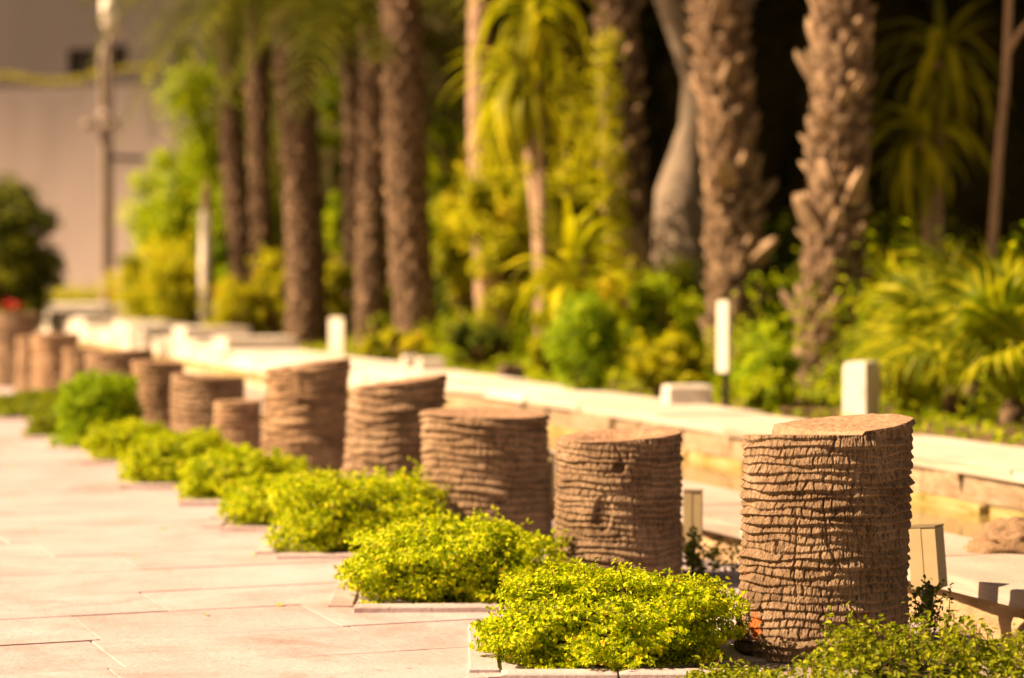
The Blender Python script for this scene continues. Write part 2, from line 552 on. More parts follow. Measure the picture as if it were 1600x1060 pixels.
def hedge(name, label, cat, X, t, size, rot, mat, n, L, W, seed, six=False, nspr=0, spr_h=.1, group=None, power=4.0, lump=.16, tilt=.8, core=.80, z0=0.0, lfreq=2.2, shell=.72, ball=False):
    """size = (across, along, height) in metres"""
    rng = np.random.default_rng(seed)
    root = thing(name, label, cat, (X, t, z0), rot, group)
    half = np.array([size[0] / 2 * .90, size[1] / 2 * .88, size[2] * .575])
    zc = size[2] * .40
    if ball:
        half[2], zc = size[2] * .54, size[2] * .47
    p, g = blob_points(n, half, rng, seed, power, lump, lfreq, (shell, 1.17), bottom=-0.9 if ball else -0.62)
    p[:, 2] += zc
    mb = MB()
    v_, f_, a_ = leaf_arrays(p, g + np.array([0, 0, .45]), L, W, rng, six, None, tilt)
    mb.add(v_, f_, a_)
    if nspr:
        top = p[(p[:, 2] > size[2] * .72)]
        sel = top[rng.integers(0, len(top), nspr)] - np.array([0, 0, .03])
        st = sprigs(mb, sel, rng, L, W, spr_h)
        link('stem', st.mesh('stem', M['stem'], True), root)['kind'] = 'stuff'
    link('foliage', mb.mesh('foliage', mat), root)
    link('branches', core_mesh('branches', half, seed, power, M['core'], core, lump=lump, lfreq=lfreq, zc=zc), root)
    return root


# unit stone: chamfered box, unit size, origin at the base centre
def unit_block(name, mat, c=0.03, seed=0, rag=0.0):
    rng = random.Random(seed)
    v, f = [], []
    lv = [(0, .5), (1 - c * 2.2, .5), (1, .5 - c)]
    for z, h in lv:
        for sx, sy in ((-1, -1), (1, -1), (1, 1), (-1, 1)):
            v.append((sx * h + rng.uniform(-rag, rag), sy * h + rng.uniform(-rag, rag), z + rng.uniform(-rag, rag) * .8 * (z > 0)))
    for k in range(2):
        for i in range(4):
            f.append((k * 4 + i, k * 4 + (i + 1) % 4, k * 4 + 4 + (i + 1) % 4, k * 4 + 4 + i))
    f += [(8, 9, 10, 11), (3, 2, 1, 0)]
    return np_mesh(name, v, np.array(f), mat, False, np.full(len(v), .5))


# ------------------------------------------------------------------ the setting
g = MB()
g.add([(-900, -200, -.14), (900, -200, -.14), (900, 1600, -.14), (-900, 1600, -.14)], [(0, 1, 2, 3)])
structure(link('ground', g.mesh('ground', M['ground'])))
g = MB()
g.add([(-90, 40, -.012), (60, 40, -.012), (60, 400, -.012), (-90, 400, -.012)], [(0, 1, 2, 3)])
structure(link('road', g.mesh('road', M['ground'])))


def strip(name, xa, xb, ta, tb, z, mat):
    b_ = MB()
    b_.add([P(xa, ta, z), P(xb, ta, z), P(xb, tb, z), P(xa, tb, z)], [(0, 1, 2, 3)])
    return structure(link(name, b_.mesh(name, mat)))


path = strip('path', -3.5, 4.86, 3, 60, -.007, M['mortar'])
rnd = random.Random(4)
pavers = [unit_block('paving_slab', M['paver'], .008, s, .006) for s in range(4)]
s_ = 7.2 * UL * .985
row_i = 0
while s_ < 31:
    dep = rnd.choice([.58, .62, .66, .70])
    q = -1.9 + rnd.uniform(0, .8)
    while q < x0q(4.55):
        ln = rnd.uniform(.75, 1.5)
        c = SQ(s_ + dep / 2, q + ln / 2)
        # keep only slabs in or near view
        lx = 800 + F * c.x / max(c.y, 1)
        if lx > -420:
            gp = .006 + rnd.random() * .006
            link('paving_slab', rnd.choice(pavers), path, (c.x, c.y, -.030 + rnd.uniform(-.0012, .0012)), (rnd.uniform(-.001, .001), rnd.uniform(-.001, .001), ROW),
                 (ln - gp, dep - gp, .032))
        q += ln
    s_ += dep
    row_i += 1

# low ledge between the stumps and the channel
LEDGE = thing('stone_ledge', 'low pale stone ledge with rough face running behind the palm stumps', 'ledge', P(5.25, 9.0, 0))
ci = Matrix.Translation(LEDGE.location).inverted()


def child(name, me, parent, loc, rot=(0, 0, 0), scale=(1, 1, 1)):
    return link(name, me, parent, Vector(loc) - parent.location, rot, scale)


slabs = [unit_block('capstone', M['slab'], .014, 20 + s, .010) for s in range(4)]
s_ = 6.8 * UL
while s_ < 52:
    ln = rnd.uniform(.9, 1.6)
    qa, qb = x0q(5.23) + rnd.uniform(-.012, .012), x0q(6.0) + rnd.uniform(-.03, .03)
    c = SQ(s_ + ln / 2, (qa + qb) / 2)
    child('capstone', rnd.choice(slabs), LEDGE, (c.x, c.y, .092 + rnd.uniform(-.004, .004)), (0, 0, ROW), (qb - qa, ln - .012, .062))
    s_ += ln
# rough body below the capstones
ns, nz = 700, 18
ss = np.linspace(6.9 * UL, 40, ns)
zz = np.linspace(-.15, .091, nz)
S, Z = np.meshgrid(ss, zz)
dq = .030 * fbm(S * 7, Z * 9, 0, 5, 3) + .020 * vnoise(S * 16, Z * 15, 3, 8)
Q = x0q(5.30) - dq
vx = UX * S + VX * Q
vy = UY * S + VY * Q
V = np.stack([vx - LEDGE.location.x, vy - LEDGE.location.y, Z], -1).reshape(-1, 3)
idx = np.arange(ns * nz).reshape(nz, ns)
Fq = np.stack([idx[:-1, 1:], idx[:-1, :-1], idx[1:, :-1], idx[1:, 1:]], -1).reshape(-1, 4)
nb = len(V)
bk = []
for s0 in (6.9 * UL, 40):
    for qv in (x0q(5.30), x0q(5.96)):
        for zv in (-.15, .090):
            p_ = SQ(s0, qv, zv)
            bk.append((p_.x - LEDGE.location.x, p_.y - LEDGE.location.y, zv))
V = np.concatenate([V, np.array(bk)])
Fq = np.concatenate([Fq, nb + np.array([(2, 3, 7, 6), (0, 1, 3, 2), (4, 6, 7, 5), (1, 5, 7, 3)])])
link('rubble_face', np_mesh('rubble_face', V, Fq, M['rubble'], True), LEDGE)

# channel with still water
strip('water', 5.9, 7.1, 6, 60, .085, M['water'])

# far wall of the channel
WALL = thing('channel_wall', 'long weathered stone wall with pale coping along the far side of the water channel', 'wall', P(7.4, 14, 0))
cop = [unit_block('coping_stone', M['whitestone'], .022, 40 + s, .018) for s in range(5)]
cop2 = [unit_block('coping_stone', M['cream'], .022, 45 + s, .018) for s in range(4)]
blk = [unit_block('stone_block', M['blockstone'], .018, 50 + s, .020) for s in range(5)]
blk2 = [unit_block('stone_block', M['whitestone'], .018, 56 + s, .020) for s in range(4)]
ft = [unit_block('footing_stone', M['moss'], .03, 60 + s, .02) for s in range(3)]
s_ = 9.0 * UL
while s_ < 47:
    ln = rnd.uniform(.8, 1.5)
    far = s_ > 25 * UL
    h = .050 + (rnd.uniform(0, .20) if far else rnd.uniform(-.006, .012))
    if far:
        ln *= .6
    qa, qb = x0q(6.98) + rnd.uniform(-.02, .02), x0q(7.86)
    c = SQ(s_ + ln / 2, (qa + qb) / 2)
    child('coping_stone', rnd.choice(cop if s_ > 15.5 * UL else cop2), WALL, (c.x, c.y, .282), (rnd.uniform(-.005, .005), rnd.uniform(-.005, .005), ROW), (qb - qa, ln - .015, h))
    s_ += ln
s_ = 9.0 * UL
while s_ < 47:
    ln = rnd.uniform(.34, .75)
    qa, qb = x0q(7.0) + rnd.uniform(-.015, .015), x0q(7.84)
    c = SQ(s_ + ln / 2, (qa + qb) / 2)
    child('stone_block', rnd.choice(blk if s_ < 18 * UL else blk2), WALL, (c.x, c.y, .140), (0, 0, ROW), (qb - qa, ln - .016, .143))
    s_ += ln
s_ = 9.0 * UL
while s_ < 47:
    ln = rnd.uniform(.6, 1.2)
    qa, qb = x0q(6.99) + rnd.uniform(-.04, .03), x0q(7.82)
    c = SQ(s_ + ln / 2, (qa + qb) / 2)
    child('footing_stone', rnd.choice(ft), WALL, (c.x, c.y, .0), (0, 0, ROW), (qb - qa, ln - .02, .138))
    s_ += ln

# garden bed behind the wall
gb = MB()
n1, n2 = 60, 40
ts = np.linspace(8, 48, n1)
xs = np.linspace(7.84, 34, n2)
T, X0 = np.meshgrid(ts, xs)
Z = .27 + .05 * fbm(X0 * .8, T * .8, 0, 9, 2) * smooth01(8.0, 9.5, X0)
V = np.stack([X0 - K * T, T, Z], -1).reshape(-1, 3)
idx = np.arange(n1 * n2).reshape(n2, n1)
Fq = np.stack([idx[:-1, :-1], idx[1:, :-1], idx[1:, 1:], idx[:-1, 1:]], -1).reshape(-1, 4)
structure(link('garden_bed', np_mesh('garden_bed', V, Fq, M['soil'], True)))
BED = .29

# loose low growth over the bed
rng = np.random.default_rng(77)
n = 95000
tt = rng.uniform(13.5, 37, n)
xx = 7.95 + rng.beta(1.15, 1.9, n) * 9
cl = np.clip(fbm(xx * .9, tt * .9, 0, 31, 3) + .15, 0, 1.2)
hh = .27 + np.abs(rng.normal(0, .035, n)) + cl * smooth01(8.3, 10.0, xx) * rng.uniform(0, 1, n) ** .7 * 1.45
keep = (hh < 2.0) & ((xx > 8.9) | (rng.uniform(0, 1, n) < .3)) & ((tt > 19) | (rng.uniform(0, 1, n) < .45))
pp = np.stack([xx - K * tt, tt, hh], 1)[keep]
v_, f_, a_ = leaf_arrays(pp, np.tile([[0, 0, 1.0]], (len(pp), 1)), .085, .035, rng)
gc = link('ground_cover', np_mesh('ground_cover', v_, f_, M['shrub_bright'], False, a_))
gc['kind'] = 'stuff'
gc['label'] = 'tangled yellow-green undergrowth carpeting the garden bed behind the wall'
gc['category'] = 'ground cover'


# ------------------------------------------------------------------ palm stumps
def stump(label, X, t, R, H, seed, nth=200, nz=130, top=None, pitch=.037, amp=.016, lean=(0, 0), wound=None, gouge=None, flare=.03, group='palm stumps in a row'):
    rng = np.random.default_rng(seed)
    root = thing('palm_stump', label, 'tree stump', (X, t, 0), 0, group)
    th = np.linspace(0, 2 * np.pi, nth, endpoint=False)
    top = top or (lambda x, y: H + 0 * x)
    ht = top(R * np.cos(th), R * np.sin(th))
    u = np.linspace(0, 1, nz)
    TH = np.tile(th, (nz, 1))
    Zg = u[:, None] * (ht[None, :] + .03) - .03
    nbands = int((H + .2) / pitch) + 3
    B = np.zeros((nbands, nth))
    for i in range(nbands):
        k1, k2, k3 = rng.integers(2, 5), rng.integers(5, 9), rng.integers(11, 17)
        B[i] = (i - 1) * pitch - .04 + pitch * (1 * rng.uniform(.06, .26) * np.sin(k1 * th + rng.uniform(0, 6.28)) + rng.uniform(.06, .22) * np.sin(k2 * th + rng.uniform(0, 6.28)) + .05 * np.sin(k3 * th + rng.uniform(0, 6.28)))
    B += .012 * np.sin(th * 1 + rng.uniform(0, 6.28)) + .006 * np.sin(2 * th + rng.uniform(0, 6.28))
    B = np.maximum.accumulate(B + np.arange(nbands)[:, None] * 1e-5, 0)
    I = np.zeros(Zg.shape, int)
    for j in range(nth):
        I[:, j] = np.clip(np.searchsorted(B[:, j], Zg[:, j], side='right') - 1, 0, nbands - 2)
    lo = np.take_along_axis(B, I, 0)
    hi = np.take_along_axis(B, I + 1, 0)
    T = np.maximum(hi - lo, 1e-4)
    uu = np.clip((Zg - lo) / T, 0, 1)
    cx, cy = np.cos(TH), np.sin(TH)
    thick = np.clip(T / pitch, 0, 1.5)
    lipw = .34
    prof = np.where(uu < lipw, smooth01(0, 1, uu / lipw), 1 - .95 * (np.clip(uu - lipw, 0, 1) / (1 - lipw)) ** 1.1)
    bamp = rng.uniform(.55, 1.35, nbands)[I] * (1 + .45 * vnoise(cx * 2.5 + I * .9, cy * 2.5, I * 1.3, seed + 40))
    off = amp * thick ** .75 * prof * bamp
    # vertical cracks, different in every band
    nc = rng.integers(int(150 * R), int(260 * R), nbands)[I]
    ph = rng.uniform(0, 1, nbands)[I]
    wob = .25 * vnoise(cx * 9 + I * 1.7, cy * 9, Zg * 40, seed + 3)
    c = TH / (2 * np.pi) * nc + ph + wob
    cell = np.floor(c)
    cd_ = np.abs(c - cell - .5)
    dep = hash3(cell, I, np.zeros_like(I), seed + 5)
    wid = .07 + .09 * dep
    crack = (1 - smooth01(0, 1, cd_ / wid)) * np.where(dep > .25, dep, 0)
    off -= crack * .0125 * np.clip(thick, .3, 1)
    # long cracks that run through several bands
    c = TH / (2 * np.pi) * 17 + .35 * vnoise(cx * 3, cy * 3, Zg * 9, seed + 9)
    cd_ = np.abs(c - np.floor(c) - .5)
    gate = smooth01(.05, .3, vnoise(cx * 4, cy * 4, Zg * 7, seed + 10))
    off -= (1 - smooth01(0, .075, cd_)) * gate * .009
    # fibres and lumps
    off += .0030 * vnoise(cx * R * 240, cy * R * 240, Zg * 70, seed + 11) + .0016 * vnoise(cx * R * 420, cy * R * 420, Zg * 160, seed + 12)
    off +=   .005 * fbm(cx * 1.6, cy * 1.6, Zg * 3.5, seed + 13, 2) + .003 * fbm(cx * 6, cy * 6, Zg * 18, seed + 14, 2)
    # a fine ragged top edge
    Rr = R + off + flare * np.clip(1 - Zg / (H * .5), 0, 1) ** 2 + .008
    mask = np.zeros(Zg.shape)
    for (ga, gz, wa, wz, gd, orange) in (gouge or []):
        da = np.angle(np.exp(1j * (TH - ga))) * R / wa
        dz = (Zg - gz) / wz
        d2 = np.sqrt(da ** 2 + dz ** 2) + .22 * vnoise(da * 2.3 + 5, dz * 2.3, 0, seed + 21)
        k = 1 - smooth01(.62, 1.0, d2)
        Rr -= gd * k
        if orange:
            mask = np.maximum(mask, k * (1 if orange == 1 else 0))
    V = np.stack([Rr * cx + lean[0] * Zg, Rr * cy + lean[1] * Zg, Zg], -1).reshape(-1, 3)
    idx = np.arange(nz * nth).reshape(nz, nth)
    nxt = np.roll(idx, -1, 1)
    Fq = np.stack([idx[:-1], nxt[:-1], nxt[1:], idx[1:]], -1).reshape(-1, 4)
    link('bark', np_mesh('bark', V, Fq, M['bark'], True, mask.ravel()), root)
    # sawn top
    nr = max(10, nth // 12)
    ks = np.linspace(1, 0, nr + 1)[:-1]
    rim = Rr[-1]
    TV, ring = [], []
    step = max(1, nth // 160)
    ths = th[::step]
    rims = rim[::step]
    for q in ks:
        x_, y_ = rims * q * np.cos(ths), rims * q * np.sin(ths)
        z_ = top(x_ * min(1, R / rims.mean()), y_ * min(1, R / rims.mean())) if q < 1 else V.reshape(nz, nth, 3)[-1, ::step, 2] - 0 * x_
        z_ = z_ + (.003 * fbm(x_ * 60, y_ * 60, 0, seed + 30, 2) if q < 1 else 0)
        TV.append(np.stack([x_ + lean[0] * z_, y_ + lean[1] * z_, z_], 1))
    z0 = float(top(np.array([0.0]), np.array([0.0]))[0])
    TV = np.concatenate(TV + [np.array([[lean[0] * z0, lean[1] * z0, z0]])])
    m_ = len(ths)
    idx = np.arange(nr * m_).reshape(nr, m_)
    nxt = np.roll(idx, -1, 1)
    Fq = np.stack([idx[:-1], nxt[:-1], nxt[1:], idx[1:]], -1).reshape(-1, 4)
    Ft = np.stack([idx[-1], nxt[-1], np.full(m_, nr * m_)], 1)
    link('cut_top', np_mesh('cut_top', TV, [Fq, Ft], M['cut'], True), root)
    return root


def top_step(H, hi, ang, offs, slope, slope_dir):
    """low cut in front-left, higher sloping cut behind-right"""
    ca, sa = math.cos(ang), math.sin(ang)
    cs, ss_ = math.cos(slope_dir), math.sin(slope_dir)
    def f(x, y):
        d = x * ca + y * sa - offs + .012 * vnoise(x * 25, y * 25, 0, 3)
        k = smooth01(-.004, .006, d)
        return H + k * (hi + slope * (x * cs + y * ss_))
    return f


def top_plane(H, slope, sdir, dish=0.0, R=.27):
    cs, ss_ = math.cos(sdir), math.sin(sdir)
    def f(x, y):
        r2 = np.clip((x * x + y * y) / (R * R), 0, 1)
        return H + slope * (x * cs + y * ss_) - dish * (1 - smooth01(.25, .85, np.sqrt(r2)))
    return f


def at_x(xpix, x0=4.3):
    t = F * x0 / (xpix + 600)
    return (xpix - 800) * t / F, t


def top_first(x, y):
    d = .90 * x + .433 * y + .049 + .010 * vnoise(x * 25, y * 25, 0, 3)
    low = .770 - .075 * y
    high = .803 + .115 * x + .03 * y - .010 * (1 - smooth01(.10, .27, np.hypot(x - .05, y)))
    k = smooth01(-.003, .005, d)
    return low + k * (np.maximum(high, low) - low)


# foreground stump (in focus)
X, t = at_x(1285)
stump('large foreground palm stump, sharply ridged, with an orange-red wound near its foot', X, t, .285, .775, 11, 920, 430,
      top_first, .0300, .0108, (.03, 0), flare=.012,
      gouge=[(R_(212), .112, .032, .056, .005, 1), (R_(217), .170, .013, .017, .028, 2), (R_(219), .122, .006, .030, .018, 2), (R_(193), .285, .012, .018, .008, 1), (R_(293), .165, .012, .010, .006, 1)])
X, t = at_x(963)
stump('palm stump with an oval bark gouge, second from the foreground', X, t, .258, .64, 12, 420, 230,
      top_plane(.640, .07, R_(20), .05, .25), .0275, .0096, (.02, 0), flare=.02, gouge=[(R_(254), .33, .045, .085, .018, 0), (R_(268), .52, .03, .03, .014, 0)])
X, t = at_x(757)
stump('broad squat palm stump beside a pale lamp box, third from the foreground', X, t, .30, .635, 13, 360, 190,
      top_plane(.632, .03, R_(150), .02, .3), .036, .0135, (.0, 0), gouge=[(R_(285), .22, .03, .02, .02, 0)])
X, t = at_x(604)
stump('palm stump with its cut top rising to the right, fourth from the foreground', X, t, .245, .70, 14, 260, 140, top_plane(.71, .16, R_(0), .03, .25), .046, .020, (.10, 0))
X, t = at_x(472)
stump('pale-ridged palm stump leaning right, fifth from the foreground', X, t, .245, .70, 15, 240, 130, top_plane(.735, .14, R_(0), .03, .25), .040, .019, (.05, 0))
X, t = at_x(371)
stump('short narrow palm stump, the smallest, between two wider ones', X, t, .150, .40, 16, 150, 80, top_plane(.405, .02, R_(0), .02, .15), .04, .010)
X, t = at_x(324)
stump('wide low palm stump partly hidden by the smallest stump', X, t, .250, .535, 17, 180, 90, top_plane(.54, .05, R_(200), .03, .25), .045, .013)
X, t = at_x(246)
stump('slim palm stump at the corner of the bright green shrub', X, t, .190, .565, 18, 150, 90, top_plane(.57, .03, R_(180), .02, .2), .045, .012)
X, t = at_x(186)
stump('low broad palm stump half hidden behind a slimmer one', X, t, .27, .60, 19, 150, 80, top_plane(.60, .05, R_(0), .02, .25), .05, .013)
X, t = at_x(128)
stump('slim straight palm stump in front of a low broad one', X, t, .165, .555, 20, 120, 70, top_plane(.56, .0, 0, .02, .15), .05, .010)
X, t = at_x(86)
stump('medium palm stump below the stacked pale stone blocks', X, t, .21, .645, 21, 120, 70, top_plane(.65, .0, 0, .02, .18), .05, .012)
X, t = at_x(50)
stump('narrow palm stump squeezed behind its neighbours near the left edge', X, t, .15, .57, 22, 100, 60, top_plane(.575, .0, 0, .02, .12), .05, .010)
X, t = at_x(20)
stump('tall palm stump at the left edge below red flowers', X, t, .255, .80, 23, 120, 70, top_plane(.80, -.04, 0, .02, .25), .05, .013)
fl_x, fl_t = X, t

# ------------------------------------------------------------------ clipped shrubs in the planting pockets, with kerb stones
kerbs = [unit_block('kerb_stone', M['paver'], .05, 70 + s, .012) for s in range(3)]
HR = R_(1)


def pocket(label, fl, w, d, h, mat, n, L, W, seed, six=False, nspr=0, spr_h=.08, kerb=True, rot=HR, lump=.32, power=2.7, name='clipped_shrub', tilt=.8, shell=.72):
    dx = Vector((math.cos(rot), math.sin(rot), 0))
    dy = Vector((-math.sin(rot), math.cos(rot), 0))
    c = Vector((fl[0], fl[1], 0)) + dx * (w / 2) + dy * (d / 2)
    hedge(name, label, 'shrub', c.x, c.y, (w, d, h), rot, M[mat], n, L, W, seed, six, nspr, spr_h, 'clipped shrubs in front of the stumps', power, lump, tilt, core=.76 if shell > .6 else .45, shell=shell, lfreq=3.1)
    if kerb:
        r = random.Random(seed)
        k0 = Vector((fl[0], fl[1], 0)) - dy * .075 - dx * .02
        q = 0
        while q < w * .8:
            ln = r.uniform(.36, .6)
            p_ = k0 + dx * (q + ln / 2)
            link('kerb_stone', r.choice(kerbs), path, (p_.x, p_.y, -.02), (0, 0, rot + r.uniform(-.03, .03)), (ln - .012, .10, .043 + r.uniform(-.008, .008)))
            q += ln
        k0 = Vector((fl[0], fl[1], 0)) - dx * .075
        q = 0.02
        while q < d * .9 and fl[1] < 13:
            ln = r.uniform(.36, .6)
            p_ = k0 + dy * (q + ln / 2)
            link('kerb_stone', r.choice(kerbs), path, (p_.x, p_.y, -.02), (0, 0, rot + r.uniform(-.02, .02)), (.10, ln - .012, .036 + r.uniform(-.008, .008)))
            q += ln


pocket('loose leggy shrub at the foot of the foreground stump', (.93, 7.45), .78, .60, .140, 'hedge_dim', 2300, .028, .015, 101, True, 110, .12, kerb=False, lump=.34, power=2.6, shell=.5)
pocket('sparse low shrub at the left foot of the foreground stump', (.58, 7.70), .30, .30, .055, 'hedge_dim', 700, .026, .014, 112, True, 16, .06, kerb=False, lump=.34, power=2.6, shell=.5)
pocket('small-leaved golden shrub left of the foreground stump', (-.02, 8.10), .75, .76, .255, 'hedge', 25000, .0215, .0135, 102, True, 170, .07)
pocket('golden shrub in front of the squat third stump', (-.61, 9.62), .77, .80, .262, 'hedge', 18000, .0245, .015, 103, False, 110, .07)
pocket('boxy bright shrub below the fourth and fifth stumps', (-1.08, 11.32), .70, .72, .30, 'hedge', 13000, .028, .017, 104, False, 70, .07, power=5)
pocket('small yellow shrub wedged behind the boxy bright one', (-1.48, 12.46), .58, .60, .22, 'hedge', 6000, .034, .02, 105)
pocket('yellow-green shrub below the smallest stump', (-1.86, 13.68), .62, .60, .25, 'hedge', 6000, .036, .022, 106)
pocket('rounded yellow shrub beside the worn path edge', (-2.36, 14.70), .64, .64, .28, 'hedge', 6500, .038, .023, 107)
pocket('little olive shrub tucked before the tall bright green one', (-2.90, 16.45), .50, .60, .23, 'hedge', 4500, .04, .024, 108)
pocket('tall bright green shrub left of the slim corner stump', (-3.36, 17.55), .52, 1.2, .47, 'hedge_green', 8500, .042, .025, 109, lump=.22, power=3.0)
pocket('small olive shrub at the path edge before the far stumps', (-3.75, 18.6), .42, .7, .21, 'hedge_dim', 3500, .044, .026, 110)
pocket('low olive shrub in front of the farthest stumps', (-4.6, 21.0), .8, 1.4, .17, 'hedge_dim', 6000, .046, .028, 111, lump=.25)

# dry leaves fallen on the paving
rng = np.random.default_rng(55)
n = 14
tt = rng.uniform(9.0, 19, n)
xx = np.clip(3.0 - np.abs(rng.normal(0, .55, n)), .6, 3.3)
pp = np.stack([xx - K * tt, tt, np.full(n, .010)], 1)
v_, f_, a_ = leaf_arrays(pp, np.tile([[0, 0, 1.0]], (n, 1)), .04, .022, rng, True, rng.uniform(.9, 1, n), .12)
ll = link('leaf_litter', np_mesh('leaf_litter', v_, f_, M['hedge'], False, a_))
ll['kind'] = 'stuff'
ll['label'] = 'scattered small dry leaves lying on the paving beside the shrubs'
ll['category'] = 'leaves'

# red flowers on the tall stump at the left edge
fr = thing('flower_clump', 'small clump of red flowers on the stump at the left edge', 'flowers', (fl_x - .02, fl_t, .79))
rng = np.random.default_rng(5)
pp = rng.normal(0, 1, (160, 3)) * np.array([.05, .05, .03]) + np.array([0, 0, .07])
v_, f_, a_ = leaf_arrays(pp, np.tile([[0, 0, 1.]], (160, 1)), .05, .04, rng)
link('petals', np_mesh('petals', v_, f_, M['petal'], False, a_), fr)['kind'] = 'stuff'
pp = rng.normal(0, 1, (160, 3)) * np.array([.10, .08, .025]) + np.array([0, 0, .03])
v_, f_, a_ = leaf_arrays(pp, np.tile([[0, 0, 1.]], (160, 1)), .05, .03, rng)
link('foliage', np_mesh('foliage', v_, f_, M['shrub_mid'], False, a_), fr)


# ------------------------------------------------------------------ beige lamp boxes on posts
def lamp_box(label, X, t, z0, z1, wd, dp, yaw, tilt, seed):
    root = thing('garden_light', label, 'garden light', (X, t, 0), yaw, 'garden lights behind the stumps')
    h = z1 - z0
    Mt = Matrix.Rotation(tilt, 4, 'Y')
    # housing: body and hinged cover with a seam between, bottom wedge cut away
    def shell(x0, x1, y0, y1, cut):
        pts = [(x0, y0), (x1, y0), (x1, y1), (x0, y1)]
        v = []
        for zi, (zz_, ins) in enumerate(((0, 0), (h * .985, 0), (h, .003))):
            for (a_, b_) in pts:
                ax = a_ + (ins if a_ == x0 else -ins)
                by = b_ + (ins if b_ == y0 else -ins)
                zc = zz_
                if zi == 0 and cut and a_ == cut:
                    zc = h * .12
                v.append(Mt @ Vector((ax, by, zc)) + Vector((0, 0, z0)))
        f = [(k * 4 + i, k * 4 + (i + 1) % 4, k * 4 + 4 + (i + 1) % 4, k * 4 + 4 + i) for k in range(2) for i in range(4)] + [(8, 9, 10, 11), (3, 2, 1, 0)]
        b_ = MB()
        b_.add(v, f)
        return b_
    link('housing', shell(-wd / 2, -.0012, -dp / 2, dp / 2, None).mesh('housing', M['beige']), root)
    link('cover', shell(.0012, wd / 2, -dp / 2 + .002, dp / 2 - .002, .0012).mesh('cover', M['beige']), root)
    b_ = MB()
    b_.box(Mt @ Vector((0, 0, h + .003)) + Vector((0, 0, z0)), (wd + .004, dp + .004, .006), 0, Mt.to_3x3().to_4x4())
    link('lid', b_.mesh('lid', M['lid']), root)
    b_ = MB()
    b_.tube([(-.012, 0, -.16), (-.010, 0, z0 * .5), (-.004, 0, z0 + .03)], [.020, .023, .026], 10)
    link('post', b_.mesh('post', M['dark'], True), root)
    b_ = MB()
    b_.tube([(-wd / 2 - .002, -.01, z0 + h * .75), (-wd / 2 - .03, -.02, z0 + h * .8), (-wd / 2 - .05, -.01, z0 + h * .45), (-wd / 2 - .03, 0, -.14)], [.004] * 4, 6)
    link('cable', b_.mesh('cable', M['dark'], True), root)
    return root


p_ = px(1453, 870, 9.15)
lamp_box('beige lamp box on a dark post right of the foreground stump', p_.x, 9.15, .150, .382, .112, .09, R_(-32), R_(-5), 1)
p_ = px(1083, 800, 10.92)
lamp_box('beige lamp box on a dark post right of the second stump', p_.x, 10.92, .115, .345, .08, .085, R_(-10), R_(0), 2)
p_ = px(853, 745, 12.4)
lamp_box('beige lamp box mostly hidden behind the third stump', p_.x, 12.4, .17, .39, .085, .085, R_(-10), R_(0), 3)


# dark climber at the lamp posts
def climber(label, X, t, h, w_, n, L, seed, mat='shrub_mid'):
    rng = np.random.default_rng(seed)
    root = thing('climbing_plant', label, 'climbing plant', (X, t, 0))
    z = rng.beta(1.0, 1.7, n) * (h + .14) - .14
    r = w_ * (1.15 - np.clip(z, 0, h) / h)
    pp = np.stack([rng.normal(0, 1, n) * r, rng.normal(0, .7, n) * r, z], 1)
    mb = MB()
    v_, f_, a_ = leaf_arrays(pp, np.tile([[-.3, -.4, .6]], (n, 1)), L, L * .6, rng, True)
    mb.add(v_, f_, a_)
    st = sprigs(mb, [(rng.normal(0, w_), rng.normal(0, w_ * .6), rng.uniform(0, h * .35)) for _ in range(8)], rng, L, L * .6, h * .5)
    link('stem', st.mesh('stem', M['stem'], True), root)['kind'] = 'stuff'
    link('foliage', mb.mesh('foliage', M[mat]), root)
    return root


climber('dark leafy climber around the foreground lamp post', 1.53, 8.88, .24, .055, 420, .024, 201)
climber('dark leafy climber at the second lamp post',   .80, 10.66, .22, .05, 420, .028, 202)
climber('sparse weeds against the ledge between the first two stumps', .93, 10.55, .19, .10, 160, .026, 203, 'hedge_dim')

# lump of broken stone lying on the ledge, and the squared block at the right edge
nu, nv = 60, 24
u = np.linspace(0, 2 * np.pi, nu, endpoint=False)
v = np.linspace(0, np.pi / 2, nv)
U, Vv = np.meshgrid(u, v)
d = np.stack([np.cos(U) * np.cos(Vv), np.sin(U) * np.cos(Vv), np.sin(Vv)], -1).reshape(-1, 3)
rr = 1 + .22 * fbm(d[:, 0] * 2.2, d[:, 1] * 2.2, d[:, 2] * 2.2, 3, 3) + .10 * vnoise(d[:, 0] * 9, d[:, 1] * 9, d[:, 2] * 9, 4)
pt = d * rr[:, None] * np.array([.26, .20, .125])
idx = np.arange(nu * nv).reshape(nv, nu)
nxt = np.roll(idx, -1, 1)
Fq = np.stack([idx[:-1], nxt[:-1], nxt[1:], idx[1:]], -1).reshape(-1, 4)
p_ = px(1606, 848, 10.3)
tag(link('rubble_mound', np_mesh('rubble_mound', pt, Fq, M['mound'], True), None, (p_.x, 10.3, .148)), 'crumbly brown mound of rubble lying on the ledge at the right edge', 'rubble')

# stones and posts on and behind the far wall
def on_wall(xpix, x0):
    t = F * x0 / (xpix + 600)
    return Vector(((xpix - 800) * t / F, t, 0))


